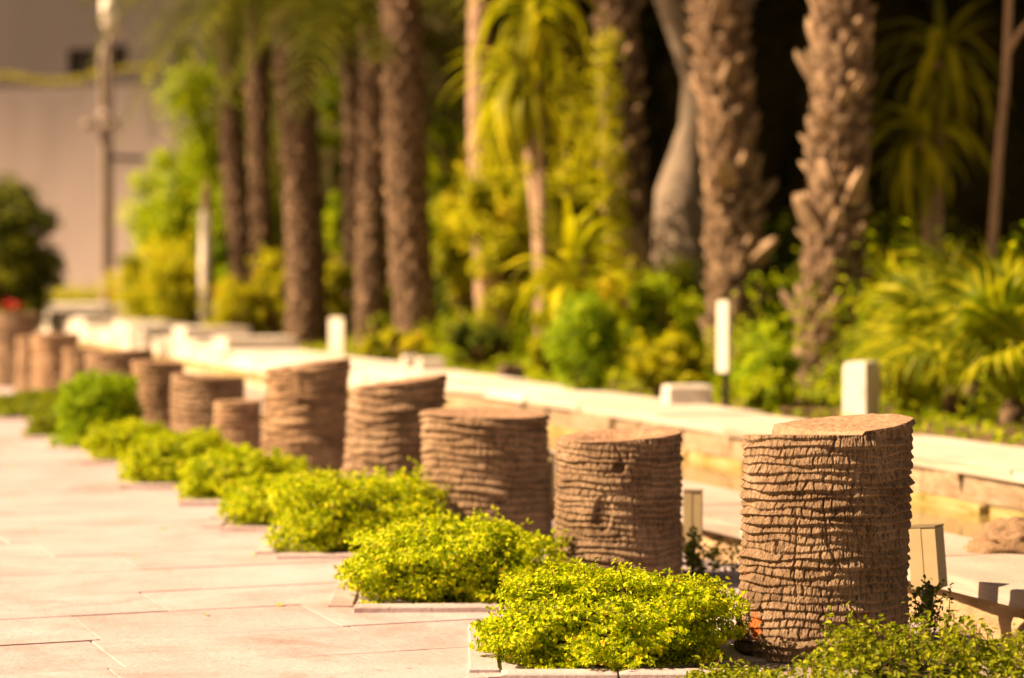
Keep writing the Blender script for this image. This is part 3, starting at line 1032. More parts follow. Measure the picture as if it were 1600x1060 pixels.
wst = unit_block('loose_stone', M['whitestone'], .06, 95, .02)
for xp, x0, sz, lab in ((1073, 7.75, (.32, .22, .15), 'squared pale stone lying on the wall below the white marker post'),
                        (640, 7.6, (.13, .16, .13), 'small pale stone left of a pair on the wall behind the fourth stump'),
                        (672, 7.6, (.22, .2, .13), 'larger pale stone of a pair on the wall behind the fourth stump')):
    q = on_wall(xp, x0)
    tag(link('loose_stone', wst, None, (q.x, q.y, .325), (0, 0, R_(12)), sz), lab, 'stone')
rk = unit_block('dark_rock', M['trunk'], .15, 96, .06)
q = on_wall(798, 8.0)
tag(link('loose_stone', rk, None, (q.x, q.y, .29), (0, 0, .3), (.2, .2, .15)), 'small dark rock in a gap on the far wall', 'stone')
q = on_wall(1347, 8.35)
tag(link('stone_post', unit_block('stone_post', M['whitestone'], .05, 97, .012), None, (q.x, q.y, .25), (0, 0, R_(-42)), (.18, .18, .45)), 'short whitewashed stone post beside the rough date palm at right', 'post')


def marker(label, xp, t, y0, y1, y2, wpx):
    a = px(xp, y0, t)
    b_ = px(xp, y1, t)
    zt, zb = a.z, b_.z
    root = thing('marker_post', label, 'marker post', (a.x, t, BED - .05))
    w_ = wpx * t / F
    m_ = MB()
    m_.box((0, 0, (zt + zb) / 2 - root.location.z), (w_, .06, zt - zb), R_(-28))
    link('panel', m_.mesh('panel', M['white']), root)
    m_ = MB()
    m_.tube([(w_ * .30, .05, -.1), (w_ * .30, .05, zt - root.location.z - .05)], .022, 8)
    link('pole', m_.mesh('pole', M['dark'], True), root)


marker('tall narrow white marker panel on a dark pole before a date palm', 1131, 17.6, 470, 582, 640, 19)
marker('stubby white marker post behind the wall between two palm trunks', 527, 27.3, 497, 560, 575, 25)


# ------------------------------------------------------------------ palms
def stub_mesh(seed):
    r = random.Random(seed)
    v = []
    for k, (y, w_, h_) in enumerate(((0, .062, .035), (.055, .05, .03), (.12, .032, .018))):
        for sx, sz in ((-1, -1), (1, -1), (1, 1), (-1, 1)):
            v.append((sx * w_ + r.uniform(-.008, .008), y + (.02 if sz > 0 and k == 2 else 0), sz * h_ + k * .028 + r.uniform(-.006, .006)))
    f = [(k * 4 + i, k * 4 + (i + 1) % 4, k * 4 + 4 + (i + 1) % 4, k * 4 + 4 + i) for k in range(2) for i in range(4)] + [(8, 9, 10, 11)]
    return np_mesh('leaf_base', v, np.array(f)[:, ::-1], M['stub'], False)


stubs = [stub_mesh(s) for s in range(3)]


def frond_mesh(seed, L=2.6, droop=1.1, n=34):
    rng = np.random.default_rng(seed)
    mb = MB()
    s = np.linspace(0, 1, 12)
    pts = [Vector((0, L * (x - .12 * x * x * x), L * (.55 * x - droop * .85 * x * x))) for x in s]
    mb.tube(pts, list(.022 * (1 - .9 * s)), 5, False, .55)
    def at(x):
        k = min(int(x * 11), 10)
        return pts[k].lerp(pts[k + 1], x * 11 - k), (pts[k + 1] - pts[k]).normalized()
    V, Fc, A = [], [], []
    for i in range(n):
        x = .10 + .9 * i / (n - 1)
        p, d_ = at(min(x, .999))
        ll = .50 * (math.sin(math.pi * min(1, .18 + x * .80)) ** .7) + .06
        for side in (-1, 1):
            out_ = (Vector((side, 0, .15)) + d_ * .75 + Vector((0, 0, rng.uniform(-.35, .1)))).normalized()
            wv = d_ * .018
            e = p + out_ * ll + Vector((0, 0, -.25 * ll * rng.uniform(.4, 1.4)))
            m_ = p + out_ * ll * .5
            b0 = len(V)
            V += [p - wv * .5, p + wv * .5, m_ + wv, m_ - wv, e]
            Fc += [(b0, b0 + 1, b0 + 2, b0 + 3)]
            Fc += [(b0 + 3, b0 + 2, b0 + 4, b0 + 4)]
            A += [rng.beta(2, 2)] * 5
    Fc = np.array(Fc)
    tri = Fc[1::2][:, :3]
    mb.add(V, Fc[0::2], A)
    mb.f3.append(tri + (mb.n - len(V)))
    return mb.mesh('palm_frond', M['frond'])


fronds = [frond_mesh(1, 2.7, 1.0), frond_mesh(2, 2.5, 1.35), frond_mesh(3, 2.2, .7)]


def palm(label, xb, yb_unused, t, xt, R0, R1, ztop, seed, nstub=0, amp=.02, crown=True, nfr=14, mat='trunk', zmax_px=None, nlat=9, pitch=.12, bulge=.25):
    """xb / xt: pixel columns of the trunk at the bed and at the top of the frame"""
    rng = np.random.default_rng(seed)
    bx = (xb - 800) * t / F
    zt_frame = px(xt, 0, t)
    dxdz = (zt_frame.x - bx) / (zt_frame.z - BED)
    root = thing('palm_tree', label, 'palm tree', (bx, t, BED - .06), 0, 'palm trees behind the channel wall')
    nth, nz = 72, int(ztop / .028)
    th = np.linspace(0, 2 * np.pi, nth, endpoint=False)
    z = np.linspace(0, ztop, nz)
    TH, Z = np.meshgrid(th, z)
    Rz = R0 + (R1 - R0) * (Z / ztop) + R0 * bulge * np.exp(-Z / .28)
    kz = Z / pitch
    a1 = np.abs(np.sin(nlat / 2 * TH + kz * np.pi / 2))
    a2 = np.abs(np.sin(nlat / 2 * TH - kz * np.pi / 2))
    off = amp * (np.minimum(a1, a2) * 1.5 - .4) + amp * .7 * fbm(np.cos(TH) * 3, np.sin(TH) * 3, Z * 6, seed, 3) + amp * (.5 if nstub > 50 else 1.5) * (((Z / (pitch * (.5 if nstub > 50 else .8)) + .35 * np.sin(TH * 2 + Z * 3)) % 1.0) - .5)
    sway = .05 * np.sin(Z * .9 + seed)
    sway = sway - sway[0, 0]
    V = np.stack([(Rz + off) * np.cos(TH) + dxdz * Z + sway, (Rz + off) * np.sin(TH), Z], -1).reshape(-1, 3)
    idx = np.arange(nz * nth).reshape(nz, nth)
    nxt = np.roll(idx, -1, 1)
    Fq = np.stack([idx[:-1], nxt[:-1], nxt[1:], idx[1:]], -1).reshape(-1, 4)
    link('trunk', np_mesh('trunk', V, Fq, M[mat], True), root)
    ax = lambda zz_: dxdz * zz_ + .05 * (math.sin(zz_ * .9 + seed) - math.sin(seed))
    zvis = zt_frame.z + .3
    for i in range(nstub):
        zz_ = .25 + (zvis - .25) * (i + .5) / nstub + rng.uniform(-.03, .03)
        a = i * 2.39996 + rng.uniform(-.2, .2)
        r = R0 + (R1 - R0) * zz_ / ztop
        big = rng.uniform(.55, 1.1) * (1.55 if rng.random() < .10 and nstub > 100 else (1 if nstub > 80 else .72))
        link('leaf_base', stubs[rng.integers(0, 3)], root, (ax(zz_) + math.cos(a) * r * .93, math.sin(a) * r * .93, zz_), (rng.uniform(.15, .75), rng.uniform(-.2, .2), a - math.pi / 2),
             (big, big * (1 if big < 1.3 else 1.5), big))
    if crown:
        for i in range(nfr):
            a = i * 2.39996 + rng.uniform(-.25, .25)
            up = (i / nfr) * 1.1
            s_ = rng.uniform(.85, 1.12)
            link('palm_frond', fronds[i % 3], root, (ax(ztop) + .08 * math.cos(a), .08 * math.sin(a), ztop - .04 + .02 * i * .3), (-.35 + up * .9, rng.uniform(-.15, .15), a - math.pi / 2), (s_, s_, s_))
    return root


palm('rough date palm with shaggy leaf bases, nearest the fan palms at right', 1285, 590, 20.0, 1302, .215, .215, 6.6, 301, 170, .030, nfr=12)
palm('shaggy date palm trunk behind the tall white marker panel', 1150, 510, 23.0, 1128, .235, .235, 6.9, 302, 170, .030, nfr=12)
vp = palm('date palm trunk wrapped in yellow climber, left of the grey-barked tree', 992, 430, 25.2, 978, .21, .205, 6.6, 303, 90, .024, nfr=12)
palm('slender pale palm trunk rising behind the yellow bush', 766, 560, 26.5, 757, .115, .11, 6.2, 304, 0, .012, mat='paletrunk', nfr=10)
palm('thick palm trunk lit in patches, rightmost of the left cluster', 656, 545, 27.2, 622, .215, .21, 6.4, 305, 70, .026)
palm('medium palm trunk in front of a darker one, middle of the left cluster', 582, 550, 28.8, 572, .175, .17, 3.9, 306, 48, .022)
palm('dark thin palm trunk standing behind a medium one in the left cluster', 552, 545, 31.0, 540, .145, .14, 4.05, 307, 0, .018)
palm('stout evenly ridged palm trunk behind the stubby marker post', 478, 540, 29.8, 456, .23, .21, 4.15, 308, 49, .024)
palm('narrow ridged palm trunk left of the stout one', 408, 525, 31.5, 416, .14, .14, 5.6, 309, 40, .018)
palm('shaded palm trunk beside the young whitewashed tree', 390, 500, 33.0, 362, .165, .16, 4.8, 310, 0, .018)
palm('palm outside the left edge whose frond tips hang into the top corner', -290, 500, 31.0, -270, .2, .2, 4.7, 311, 0, .02)


# big cut stub on the vine-clad palm
link('leaf_base', stubs[1], vp, px(1000, 415, 24.98) - vp.location, (1.1, .2, R_(200)), (1.7, 2.6, 1.6))

# ------------------------------------------------------------------ trees and shrubs behind
def limb(mb, pts, radii, n=14):
    mb.tube(pts, radii, n, True)


def leafy_tree(name, label, base, trunks, crowns, mat, n, L, W, seed, tmat='greytrunk', core=.82, group=None, power=2.4, lump=.3, lfreq=2.6):
    rng = np.random.default_rng(seed)
    root = thing(name, label, 'tree', base, 0, group)
    tb = MB()
    for pts, rad in trunks:
        limb(tb, [Vector(q) - Vector(base) for q in pts], rad)
    link('trunk', tb.mesh('trunk', M[tmat], True), root)
    mb, cb = MB(), MB()
    tot = sum(h[0] * h[1] + h[1] * h[2] + h[0] * h[2] for _, h in crowns)
    for i, (c, h) in enumerate(crowns):
        k = int(n * (h[0] * h[1] + h[1] * h[2] + h[0] * h[2]) / tot)
        p, g_ = blob_points(k, h, rng, seed + i, power, lump, lfreq, shell=(.55, 1.08))
        v_, f_, a_ = leaf_arrays(p + np.array(Vector(c) - Vector(base)), g_ + np.array([0, 0, .3]), L, W, rng)
        mb.add(v_, f_, a_)
        if core:
            me = core_mesh('tmp', h, seed + i, power, None, core, (20, 12), lump, lfreq)
            vv = np.zeros(len(me.vertices) * 3)
            me.vertices.foreach_get('co', vv)
            ff = np.array([list(p_.vertices) for p_ in me.polygons])
            cb.add(vv.reshape(-1, 3) + np.array(Vector(c) - Vector(base)), ff)
            bpy.data.meshes.remove(me)
    link('crown', mb.mesh('crown', M[mat]), root)
    if core:
        link('inner_branches', cb.mesh('inner_branches', M['core'], True), root)
    return root


# grey-barked shade tree: trunk seen between two palms, its unseen crown shaped to keep sun off the background
T = 26.5
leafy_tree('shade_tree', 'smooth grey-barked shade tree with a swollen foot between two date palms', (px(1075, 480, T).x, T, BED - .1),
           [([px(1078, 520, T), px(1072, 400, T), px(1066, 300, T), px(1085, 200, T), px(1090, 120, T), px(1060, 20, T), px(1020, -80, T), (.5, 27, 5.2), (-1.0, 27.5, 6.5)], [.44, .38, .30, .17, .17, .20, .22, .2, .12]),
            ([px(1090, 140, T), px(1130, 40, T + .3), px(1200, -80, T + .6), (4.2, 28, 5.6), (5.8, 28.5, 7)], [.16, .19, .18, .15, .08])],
           [((2.2, 29.2, 6.9), (4.6, 3.4, 2.1)), ((6.4, 29.0, 6.2), (3.8, 3.8, 1.9)), ((-1.6, 30.0, 7.0), (2.6, 2.8, 1.9)), ((8.5, 26.5, 6.0), (2.8, 3.0, 1.7)), ((1.3, 24.7, 6.5), (2.3, 1.6, 1.2)), ((.9, 23.6, 6.1), (2.0, 1.0, .9))],  # last two clumps added out of frame to shade yucca and palm
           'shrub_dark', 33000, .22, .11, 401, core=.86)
# dark evergreens closing the view
k = 0
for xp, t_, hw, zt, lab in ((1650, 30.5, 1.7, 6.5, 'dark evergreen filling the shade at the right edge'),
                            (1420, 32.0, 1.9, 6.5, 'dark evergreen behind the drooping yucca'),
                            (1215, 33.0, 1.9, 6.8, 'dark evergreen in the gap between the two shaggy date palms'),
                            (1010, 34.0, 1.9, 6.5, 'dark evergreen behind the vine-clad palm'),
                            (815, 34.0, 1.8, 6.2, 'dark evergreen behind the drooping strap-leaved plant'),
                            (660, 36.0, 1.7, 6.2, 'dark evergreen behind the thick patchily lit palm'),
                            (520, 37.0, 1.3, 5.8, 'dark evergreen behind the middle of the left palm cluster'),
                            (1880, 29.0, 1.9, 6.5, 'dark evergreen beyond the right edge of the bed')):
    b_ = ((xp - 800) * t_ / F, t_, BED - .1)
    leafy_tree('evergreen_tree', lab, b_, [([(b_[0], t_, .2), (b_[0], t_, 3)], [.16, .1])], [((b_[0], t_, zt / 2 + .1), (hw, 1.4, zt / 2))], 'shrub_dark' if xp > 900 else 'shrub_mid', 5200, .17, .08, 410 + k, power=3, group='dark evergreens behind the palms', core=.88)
    k += 1
leafy_tree('evergreen_tree', 'mid-green tree showing between the leftmost palm trunks', (px(432, 470, 40).x, 40, 0), [([(px(432, 470, 40).x, 40, 0), (px(432, 470, 40).x, 40, 3)], [.14, .09])],
           [((px(440, 300, 40).x, 40, 2.4), (.9, .9, 2.3)), ((px(455, 30, 40).x, 40, 5.2), (1.3, 1.0, 1.3))], 'shrub_mid', 6000, .15, .07, 440, group='dark evergreens behind the palms')


def shrub(label, x0, x1, y0, y1, t, mat, n, L, seed, name='garden_shrub', depth=None, nc=26, base=None, rad=(.10, .22), grow=1.15, **_):
    """a loose bush: leafy clumps on stems, with gaps between them"""
    rng = np.random.default_rng(seed)
    a, b_ = px(x0, y1, t), px(x1, y0, t)
    z0 = max(BED - .05, min(a.z, BED)) if base is None else base
    w_, h_ = (b_.x - a.x) * grow, (b_.z - z0)
    d_ = depth or w_ * .9
    root = thing(name, label, 'shrub', ((a.x + b_.x) / 2, t, z0), 0, 'garden shrubs behind the wall')
    st, mb = MB(), MB()
    n = int(n * 1.3)
    s_ = min(w_, h_)
    for k in range(nc):
        while True:
            q = rng.uniform(-1, 1, 3)
            if .15 < np.linalg.norm(q) < 1:
                break
        c = np.array([q[0] * w_ * .42, q[1] * d_ * .42, h_ * (.50 + .42 * q[2])])
        r = s_ * rng.uniform(*rad)
        m_ = n // nc
        d = rng.normal(0, 1, (m_, 3))
        d /= np.linalg.norm(d, axis=1, keepdims=True)
        p = c + d * (r * rng.uniform(.25, 1.15, m_) ** .6)[:, None] * np.array([1, 1, .85])
        p[:, 2] = np.maximum(p[:, 2], .02)
        tone = np.clip(rng.normal(.5, .17) + rng.normal(0, .2, m_), 0, 1)
        v_, f_, a_ = leaf_arrays(p, d + np.array([-.2, -.2, .6]), L, L * .55, rng, False, tone, .6)
        mb.add(v_, f_, a_)
        st.tube([(c[0] * .25, c[1] * .25, -.02), (c[0] * .6, c[1] * .6, c[2] * .55), tuple(c)], [.016, .012, .006], 4, False)
    for k in range(16):          # stray shoots
        a_ = rng.uniform(0, 6.283)
        e_ = rng.uniform(.1, 1.3)
        d = np.array([math.cos(a_) * math.cos(e_), math.sin(a_) * math.cos(e_), math.sin(e_)])
        c = np.array([d[0] * w_ * .34, d[1] * d_ * .34, h_ * (.48 + .34 * d[2])])
        u_ = rng.uniform(0, 1, 16)
        p = c + d * (u_ * s_ * rng.uniform(.18, .42))[:, None] + rng.normal(0, L * .5, (16, 3))
        v_, f_, q_ = leaf_arrays(p, np.tile(d + np.array([0, 0, .5]), (16, 1)), L, L * .5, rng, False, rng.uniform(.4, 1, 16), .7)
        mb.add(v_, f_, q_)
    link('stem', st.mesh('stem', M['stem'], True), root)['kind'] = 'stuff'
    link('foliage', mb.mesh('foliage', M[mat]), root)
    return root


shrub('yellow shrub at the left end of the garden bed', 180, 335, 370, 530, 34.5, 'shrub_yellow', 6000, .085, 501, nc=34, grow=1.2)
shrub('tall green shrub around the young whitewashed tree', 218, 352, 215, 510, 36.0, 'shrub_bright', 10000, .10, 502, nc=60, grow=1.3)
shrub('green shrub right of the whitewashed trunk', 318, 440, 215, 490, 34.6, 'shrub_bright', 10000, .09, 503, nc=60, grow=1.25)
shrub('golden foliage low left of the whitewashed trunk', 235, 320, 400, 525, 33.6, 'shrub_yellow', 4000, .08, 530, nc=24, grow=1.2)
shrub('yellow-green shrub low before the narrow palms', 325, 440, 430, 530, 31.8 - 1.2, 'shrub_yellow', 2600, .07, 504)
shrub('green shrub glimpsed between the stout palm and the middle cluster', 500, 548, 270, 540, 32.6, 'shrub_bright', 2600, .08, 505)
shrub('green shrub right of the thick palm trunk', 680, 745, 370, 550, 28.6, 'shrub_mid', 3200, .08, 506)
shrub('tall yellow bush climbing the slender pale palm', 722, 842, 200, 530, 25.6, 'shrub_yellow', 6500, .075, 507, depth=.7, core=.55, lump=.4)
shrub('rounded fresh green shrub just behind the wall', 858, 970, 448, 612, 19.4, 'hedge_green', 10000, .045, 508, nc=60, grow=1.25, power=2.3, lump=.34)
shrub('bright yellow-green bush left of the tall white marker', 975, 1085, 418, 560, 21.5, 'shrub_bright', 5000, .06, 509)
shrub('low yellow bush under the squared stone', 985, 1110, 520, 625, 19.2, 'shrub_yellow', 3600, .05, 510)
shrub('green bush between the two shaggy palms', 1165, 1258, 425, 540, 23.5, 'shrub_bright', 3600, .065, 511)
shrub('dark green bush right of the tall white marker', 1150, 1245, 500, 655, 18.4, 'hedge_green', 5500, .045, 512)
shrub('yellow-green bush right of the nearest date palm', 1345, 1440, 430, 600, 22.5, 'shrub_bright', 4200, .06, 513)
shrub('low golden bush behind the whitewashed stone post', 1370, 1470, 560, 660, 18.0, 'shrub_yellow', 3000, .05, 514)
shrub('yellow undergrowth at the foot of the strap-leaved plant', 820, 900, 400, 590, 22.6, 'shrub_yellow', 4000, .06, 515)
shrub('low yellow undergrowth before the thick palm', 690, 800, 500, 575, 24.2, 'shrub_mid', 2600, .06, 516)
shrub('low olive undergrowth at the foot of the middle palms', 560, 690, 515, 570, 25.4, 'shrub_yellow', 2600, .06, 517)
shrub('dim undergrowth at the foot of the grey-barked tree', 1010, 1110, 400, 520, 24.4, 'shrub_bright', 3000, .065, 518)
shrub('dark rounded bush at the left edge beyond the stumps', -95, 88, 275, 505, 38.0, 'shrub_olive', 12000, .11, 519, base=-.05, depth=1.7, nc=90, rad=(.08, .18))

shrub('tall green foliage just right of the thick patchily lit palm', 668, 752, 120, 360, 29.5, 'shrub_bright', 4000, .09, 520)
shrub('rusty yellow foliage left of the climber-clad palm', 845, 945, 110, 300, 27.3, 'shrub_yellow', 3600, .085, 521, rad=(.10, .2))
shrub('yellow bush low behind the slender pale palm', 690, 790, 300, 470, 27.6, 'shrub_yellow', 4000, .08, 522)
shrub('dim green foliage high between the two shaggy palms', 1175, 1262, 320, 450, 26.8, 'shrub_mid', 3000, .08, 523)
shrub('dim green bush below the hanging yucca leaves', 1330, 1450, 330, 480, 26.0, 'shrub_mid', 3600, .08, 524)
shrub('half-shaded bush behind the bare leaning stem', 1480, 1620, 400, 520, 23.4, 'shrub_mid', 3600, .075, 525)
shrub('green foliage high between the stout and middle palms', 497, 556, 60, 300, 34.0, 'shrub_bright', 3000, .10, 526)
shrub('bright bush at the foot of the climber-clad palm', 930, 1010, 400, 560, 22.4, 'shrub_yellow', 3600, .065, 527)
shrub('low bright bush between the white marker and the nearest date palm', 1160, 1240, 585, 660, 17.6, 'shrub_bright', 3400, .05, 528)
shrub('golden foliage around the foot of the narrow palms', 395, 455, 380, 540, 30.4, 'shrub_yellow', 2600, .075, 529)

shrub('green foliage low between the stout and the narrow palms', 428, 462, 200, 420, 33.4, 'shrub_bright', 2400, .085, 531)
shrub('green bush low between the middle palms and the thick palm', 596, 640, 300, 540, 30.6, 'shrub_bright', 2600, .08, 532)
shrub('bright foliage hanging right of the thick palm', 690, 760, 200, 300, 28.4, 'shrub_yellow', 2200, .08, 533)
shrub('yellow-green foliage behind the stubby marker post', 500, 560, 400, 555, 30.2, 'shrub_yellow', 2600, .075, 534)

# yellow climber on the vine-clad palm, and dry-leaved shrub left of it
def vine(label, xy, t, rad, n, L, mat, seed, leaf_r=.06):
    rng = np.random.default_rng(seed)
    pts = [px(x, y, t) for x, y in xy]
    root = thing('climbing_plant', label, 'climbing plant', (pts[-1].x, t, BED))
    st = MB()
    st.tube([p - root.location for p in pts], .012, 5)
    link('stem', st.mesh('stem', M['stem'], True), root)['kind'] = 'stuff'
    i = rng.uniform(0, len(pts) - 1.001, n)
    k = i.astype(int)
    A = np.array([list(p - root.location) for p in pts])
    pp = A[k] + (A[k + 1] - A[k]) * (i - k)[:, None] + rng.normal(0, 1, (n, 3)) * rad
    v_, f_, a_ = leaf_arrays(pp, np.tile([[-.5, -.6, .5]], (n, 1)), L, L * .7, rng)
    link('foliage', np_mesh('foliage', v_, f_, M[mat], False, a_), root)
    return root


vine('yellow climber hanging on the left side of a date palm trunk', [(945, 60), (948, 150), (958, 230), (952, 300), (965, 360), (955, 440)], 24.8, .075, 1500, .07, 'shrub_yellow', 601)
vine('straggling yellow and rust creeper between the strap plant and the vine-clad palm', [(880, 110), (905, 180), (925, 210), (900, 260), (880, 300)], 25.8, .12, 700, .075, 'shrub_yellow', 602)
vine('creeper mounting the slender pale palm', [(780, 130), (765, 260), (750, 330), (735, 380)], 26.0, .11, 800, .075, 'shrub_yellow', 603)


# strap-leaved plants
def strap_mesh(seed, droop, w_=.05):
    r = random.Random(seed)
    n = 8
    V, Fc = [], []
    for i in range(n + 1):
        x = i / n
        y, z = x * (1 - .22 * droop * x), .35 * x - droop * .62 * x ** 2.1
        ww = w_ * (.45 + 1.0 * math.sin(math.pi * min(1, x * .9 + .12)) ** .8) * (1 - x ** 5)
        V += [(-ww, y, z + ww * .25), (0, y, z), (ww, y, z + ww * .25)]
    for i in range(n):
        Fc += [(i * 3, i * 3 + 1, i * 3 + 4, i * 3 + 3), (i * 3 + 1, i * 3 + 2, i * 3 + 5, i * 3 + 4)]
    return np_mesh('strap_leaf', V, np.array(Fc), M['strap'], True, np.full(len(V), r.uniform(.2, .95)))


straps = [strap_mesh(s, d_) for s, d_ in ((1, .5), (2, .9), (3, 1.3), (4, 1.7), (5, 1.2), (6, 2.0))]


def strap_plant(label, base, heads, n, length, seed, trunk=True, up=(-.5, 1.2), rtr=.05, kinds=(0, 1, 2, 3, 4, 5), wscale=1.0):
    rng = np.random.default_rng(seed)
    root = thing('strap_leaved_plant', label, 'plant', base)
    if trunk:
        tb = MB()
        for h in heads:
            tb.tube([(0, 0, -.1), Vector(((h.x - base[0]) * .3, (h.y - base[1]) * .3, (h.z - base[2]) * .5)), h - Vector(base)], [rtr * 1.3, rtr, rtr * .9], 10)
        link('trunk', tb.mesh('trunk', M['paletrunk'], True), root)
    for h in heads:
        for i in range(n):
            a = i * 2.39996 + rng.uniform(-.3, .3)
            e = up[0] + (up[1] - up[0]) * (i / n) + rng.uniform(-.15, .15)
            l = length * rng.uniform(.75, 1.15)
            ofs = Vector((math.cos(a) * .04, math.sin(a) * .04, (i / n - .5) * .3))
            link('strap_leaf', straps[int(rng.choice(kinds))], root, h - Vector(base) + ofs, (e, rng.uniform(-.2, .2), a - math.pi / 2), (l * wscale, l, l))
    return root


B_ = lambda xp, t: ((xp - 800) * t / F, t, BED - .05)
strap_plant('drooping yellow strap-leaved plant on a bare stalk', B_(850, 24.0), [px(835, 15, 24.0), px(815, 130, 24.1)], 52, 1.0, 701, up=(-1.1, .5), rtr=.055, kinds=(1, 2, 3, 4, 5), wscale=.75)
strap_plant('spiky low rosette with radiating yellow leaves', B_(890, 21.5), [px(890, 425, 21.0)], 50, .80, 702, trunk=False, up=(-.4, 1.3), kinds=(0, 1, 2), wscale=.8)
strap_plant('dark yucca with hanging dry-gold leaves before the blackest shade', B_(1460, 24.5), [px(1470, 95, 24.5), px(1440, 215, 24.4)], 54, .95, 703, up=(-1.2, .9), rtr=.07, kinds=(0, 1, 2, 3, 5), wscale=.8)
strap_plant('upright grassy clump beside the yellow-green bush at right', B_(1385, 20.5), [px(1390, 500, 20.5)], 36, .72, 704, trunk=False, up=(.2, 1.4), kinds=(0, 1), wscale=.6)
strap_plant('dark spiky clump at the right edge above the fan palm', B_(1560, 20.0), [px(1560, 510, 20.0)], 40, .70, 705, trunk=False, up=(.1, 1.4), kinds=(0, 1), wscale=.6)
strap_plant('low spiky clump left of the dark right-hand one', B_(1480, 22.5), [px(1480, 500, 22.5)], 30, .62, 706, trunk=False, up=(.0, 1.4), kinds=(0, 1, 2), wscale=.6)


# fan palms
def fan_mesh(seed):
    r = random.Random(seed)
    mb = MB()
    mb.tube([(0, 0, 0), (0, .35, .16), (0, .62, .22)], [.012, .009, .007], 5, True, .6)
    n = 26
    V, Fc, A = [], [], []
    c = Vector((0, .62, .22))
    for i in range(n):
        a = R_(-128 + 256 * i / (n - 1))
        d_ = Vector((math.sin(a), math.cos(a), 0))
        sd_ = Vector((math.cos(a), -math.sin(a), 0))
        l = .52 * (.78 + .22 * math.cos(a * .6)) * r.uniform(.92, 1.05)
        fold = .012 if i % 2 else -.012
        b0 = len(V)
        w1 = .028
        V += [c, c + d_ * l * .55 + sd_ * w1 + Vector((0, 0, .05 + fold)), c + d_ * l * .55 - sd_ * w1 + Vector((0, 0, .05 - fold)),
              c + d_ * l * .85 + sd_ * w1 * .5 + Vector((0, 0, .0)), c + d_ * l * .85 - sd_ * w1 * .5 + Vector((0, 0, .0)), c + d_ * l * 1.1 + Vector((0, 0, -.13 * r.uniform(.5, 1.5)))]
        Fc += [(b0, b0 + 1, b0 + 2), (b0 + 1, b0 + 3, b0 + 2), (b0 + 2, b0 + 3, b0 + 4), (b0 + 3, b0 + 5, b0 + 4)]
        A += [r.uniform(.3, .95)] * 6
    mb.add(V, Fc, A)
    return mb.mesh('fan_leaf', M['fan'])


fans = [fan_mesh(s) for s in range(3)]


def fan_palm(label, xp, t, n, s, seed, z=BED, lean=(0.1, 1.2)):
    rng = np.random.default_rng(seed)
    b_ = ((xp - 800) * t / F, t, z - .04)
    root = thing('fan_palm', label, 'fan palm', b_, 0, 'fan palms behind the wall')
    tb = MB()
    tb.tube([(0, 0, -.05), (0, 0, .12), (0, 0, .22)], [.08, .09, .05], 10)
    link('trunk', tb.mesh('trunk', M['trunk'], True), root)
    for i in range(n):
        a = i * 2.39996 + rng.uniform(-.3, .3)
        e = lean[0] + (lean[1] - lean[0]) * (i / n)
        q = s * rng.uniform(.85, 1.15)
        link('fan_leaf', fans[i % 3], root, (0, 0, .15 + .03 * i / n), (e, rng.uniform(-.35, .35), a - math.pi / 2), (q, q, q))


fan_palm('large fan palm at the right edge behind the wall', 1585, 15.9, 13, .90, 801)
fan_palm('golden fan palm spreading behind the whitewashed post', 1492, 17.2, 11, .78, 802, lean=(-.1, .9))
fan_palm('shaded fan palm tucked behind the large one', 1520, 18.6, 11, 1.0, 803)

# bare leaning sapling at the right
sp = thing('bare_sapling', 'thin bare leaning stem with a forked top at the right edge', 'sapling', B_(1546, 20.5))
tb = MB()
o_ = Vector(sp.location)
tb.tube([px(1543, 560, 20.5) - o_, px(1548, 420, 20.5) - o_, px(1560, 250, 20.5) - o_, px(1572, 120, 20.5) - o_, px(1578, -30, 20.5) - o_], [.045, .04, .036, .033, .03], 10)
link('stem', tb.mesh('stem', M['paletrunk'], True), sp)
tb = MB()
tb.tube([px(1573, 85, 20.5) - o_, px(1590, 55, 20.4) - o_, px(1625, 10, 20.3) - o_], [.026, .024, .018], 8)
link('branch', tb.mesh('branch', M['paletrunk'], True), sp)

# young tree with a whitewashed trunk
yb = Vector(((319 - 800) * 33.4 / F, 33.4, BED - .05))
yt = thing('young_tree', 'young leafy tree with a whitewashed trunk at the left end of the bed', 'tree', yb)
tb = MB()
tb.tube([px(319, 575, 33.4) - yb, px(320, 440, 33.4) - yb, px(322, 330, 33.4) - yb], [.085, .085, .08], 12)
link('painted_trunk', tb.mesh('painted_trunk', M['white'], True), yt)
tb = MB()
tb.tube([px(322, 330, 33.4) - yb, px(328, 230, 33.4) - yb, px(335, 130, 33.4) - yb], [.07, .06, .03], 10)
link('trunk', tb.mesh('trunk', M['paletrunk'], True), yt)
rng = np.random.default_rng(9)
mb = MB()
for (x, y, rx, rz, n) in ((330, 150, 64, 44, 2400), (325, 235, 40, 66, 1600), (300, 140, 38, 26, 800), (385, 135, 44, 34, 1000)):
    p = px(x, y, 33.4) - yb
    q = rng.normal(0, .5, (n, 3)) * np.array([rx, rx, rz]) * 33.4 / F + np.array(p)
    v_, f_, a_ = leaf_arrays(q, np.tile([[-.2, -.2, 1.]], (n, 1)), .13, .05, rng)
    mb.add(v_, f_, a_)
link('crown', mb.mesh('crown', M['shrub_bright']), yt)

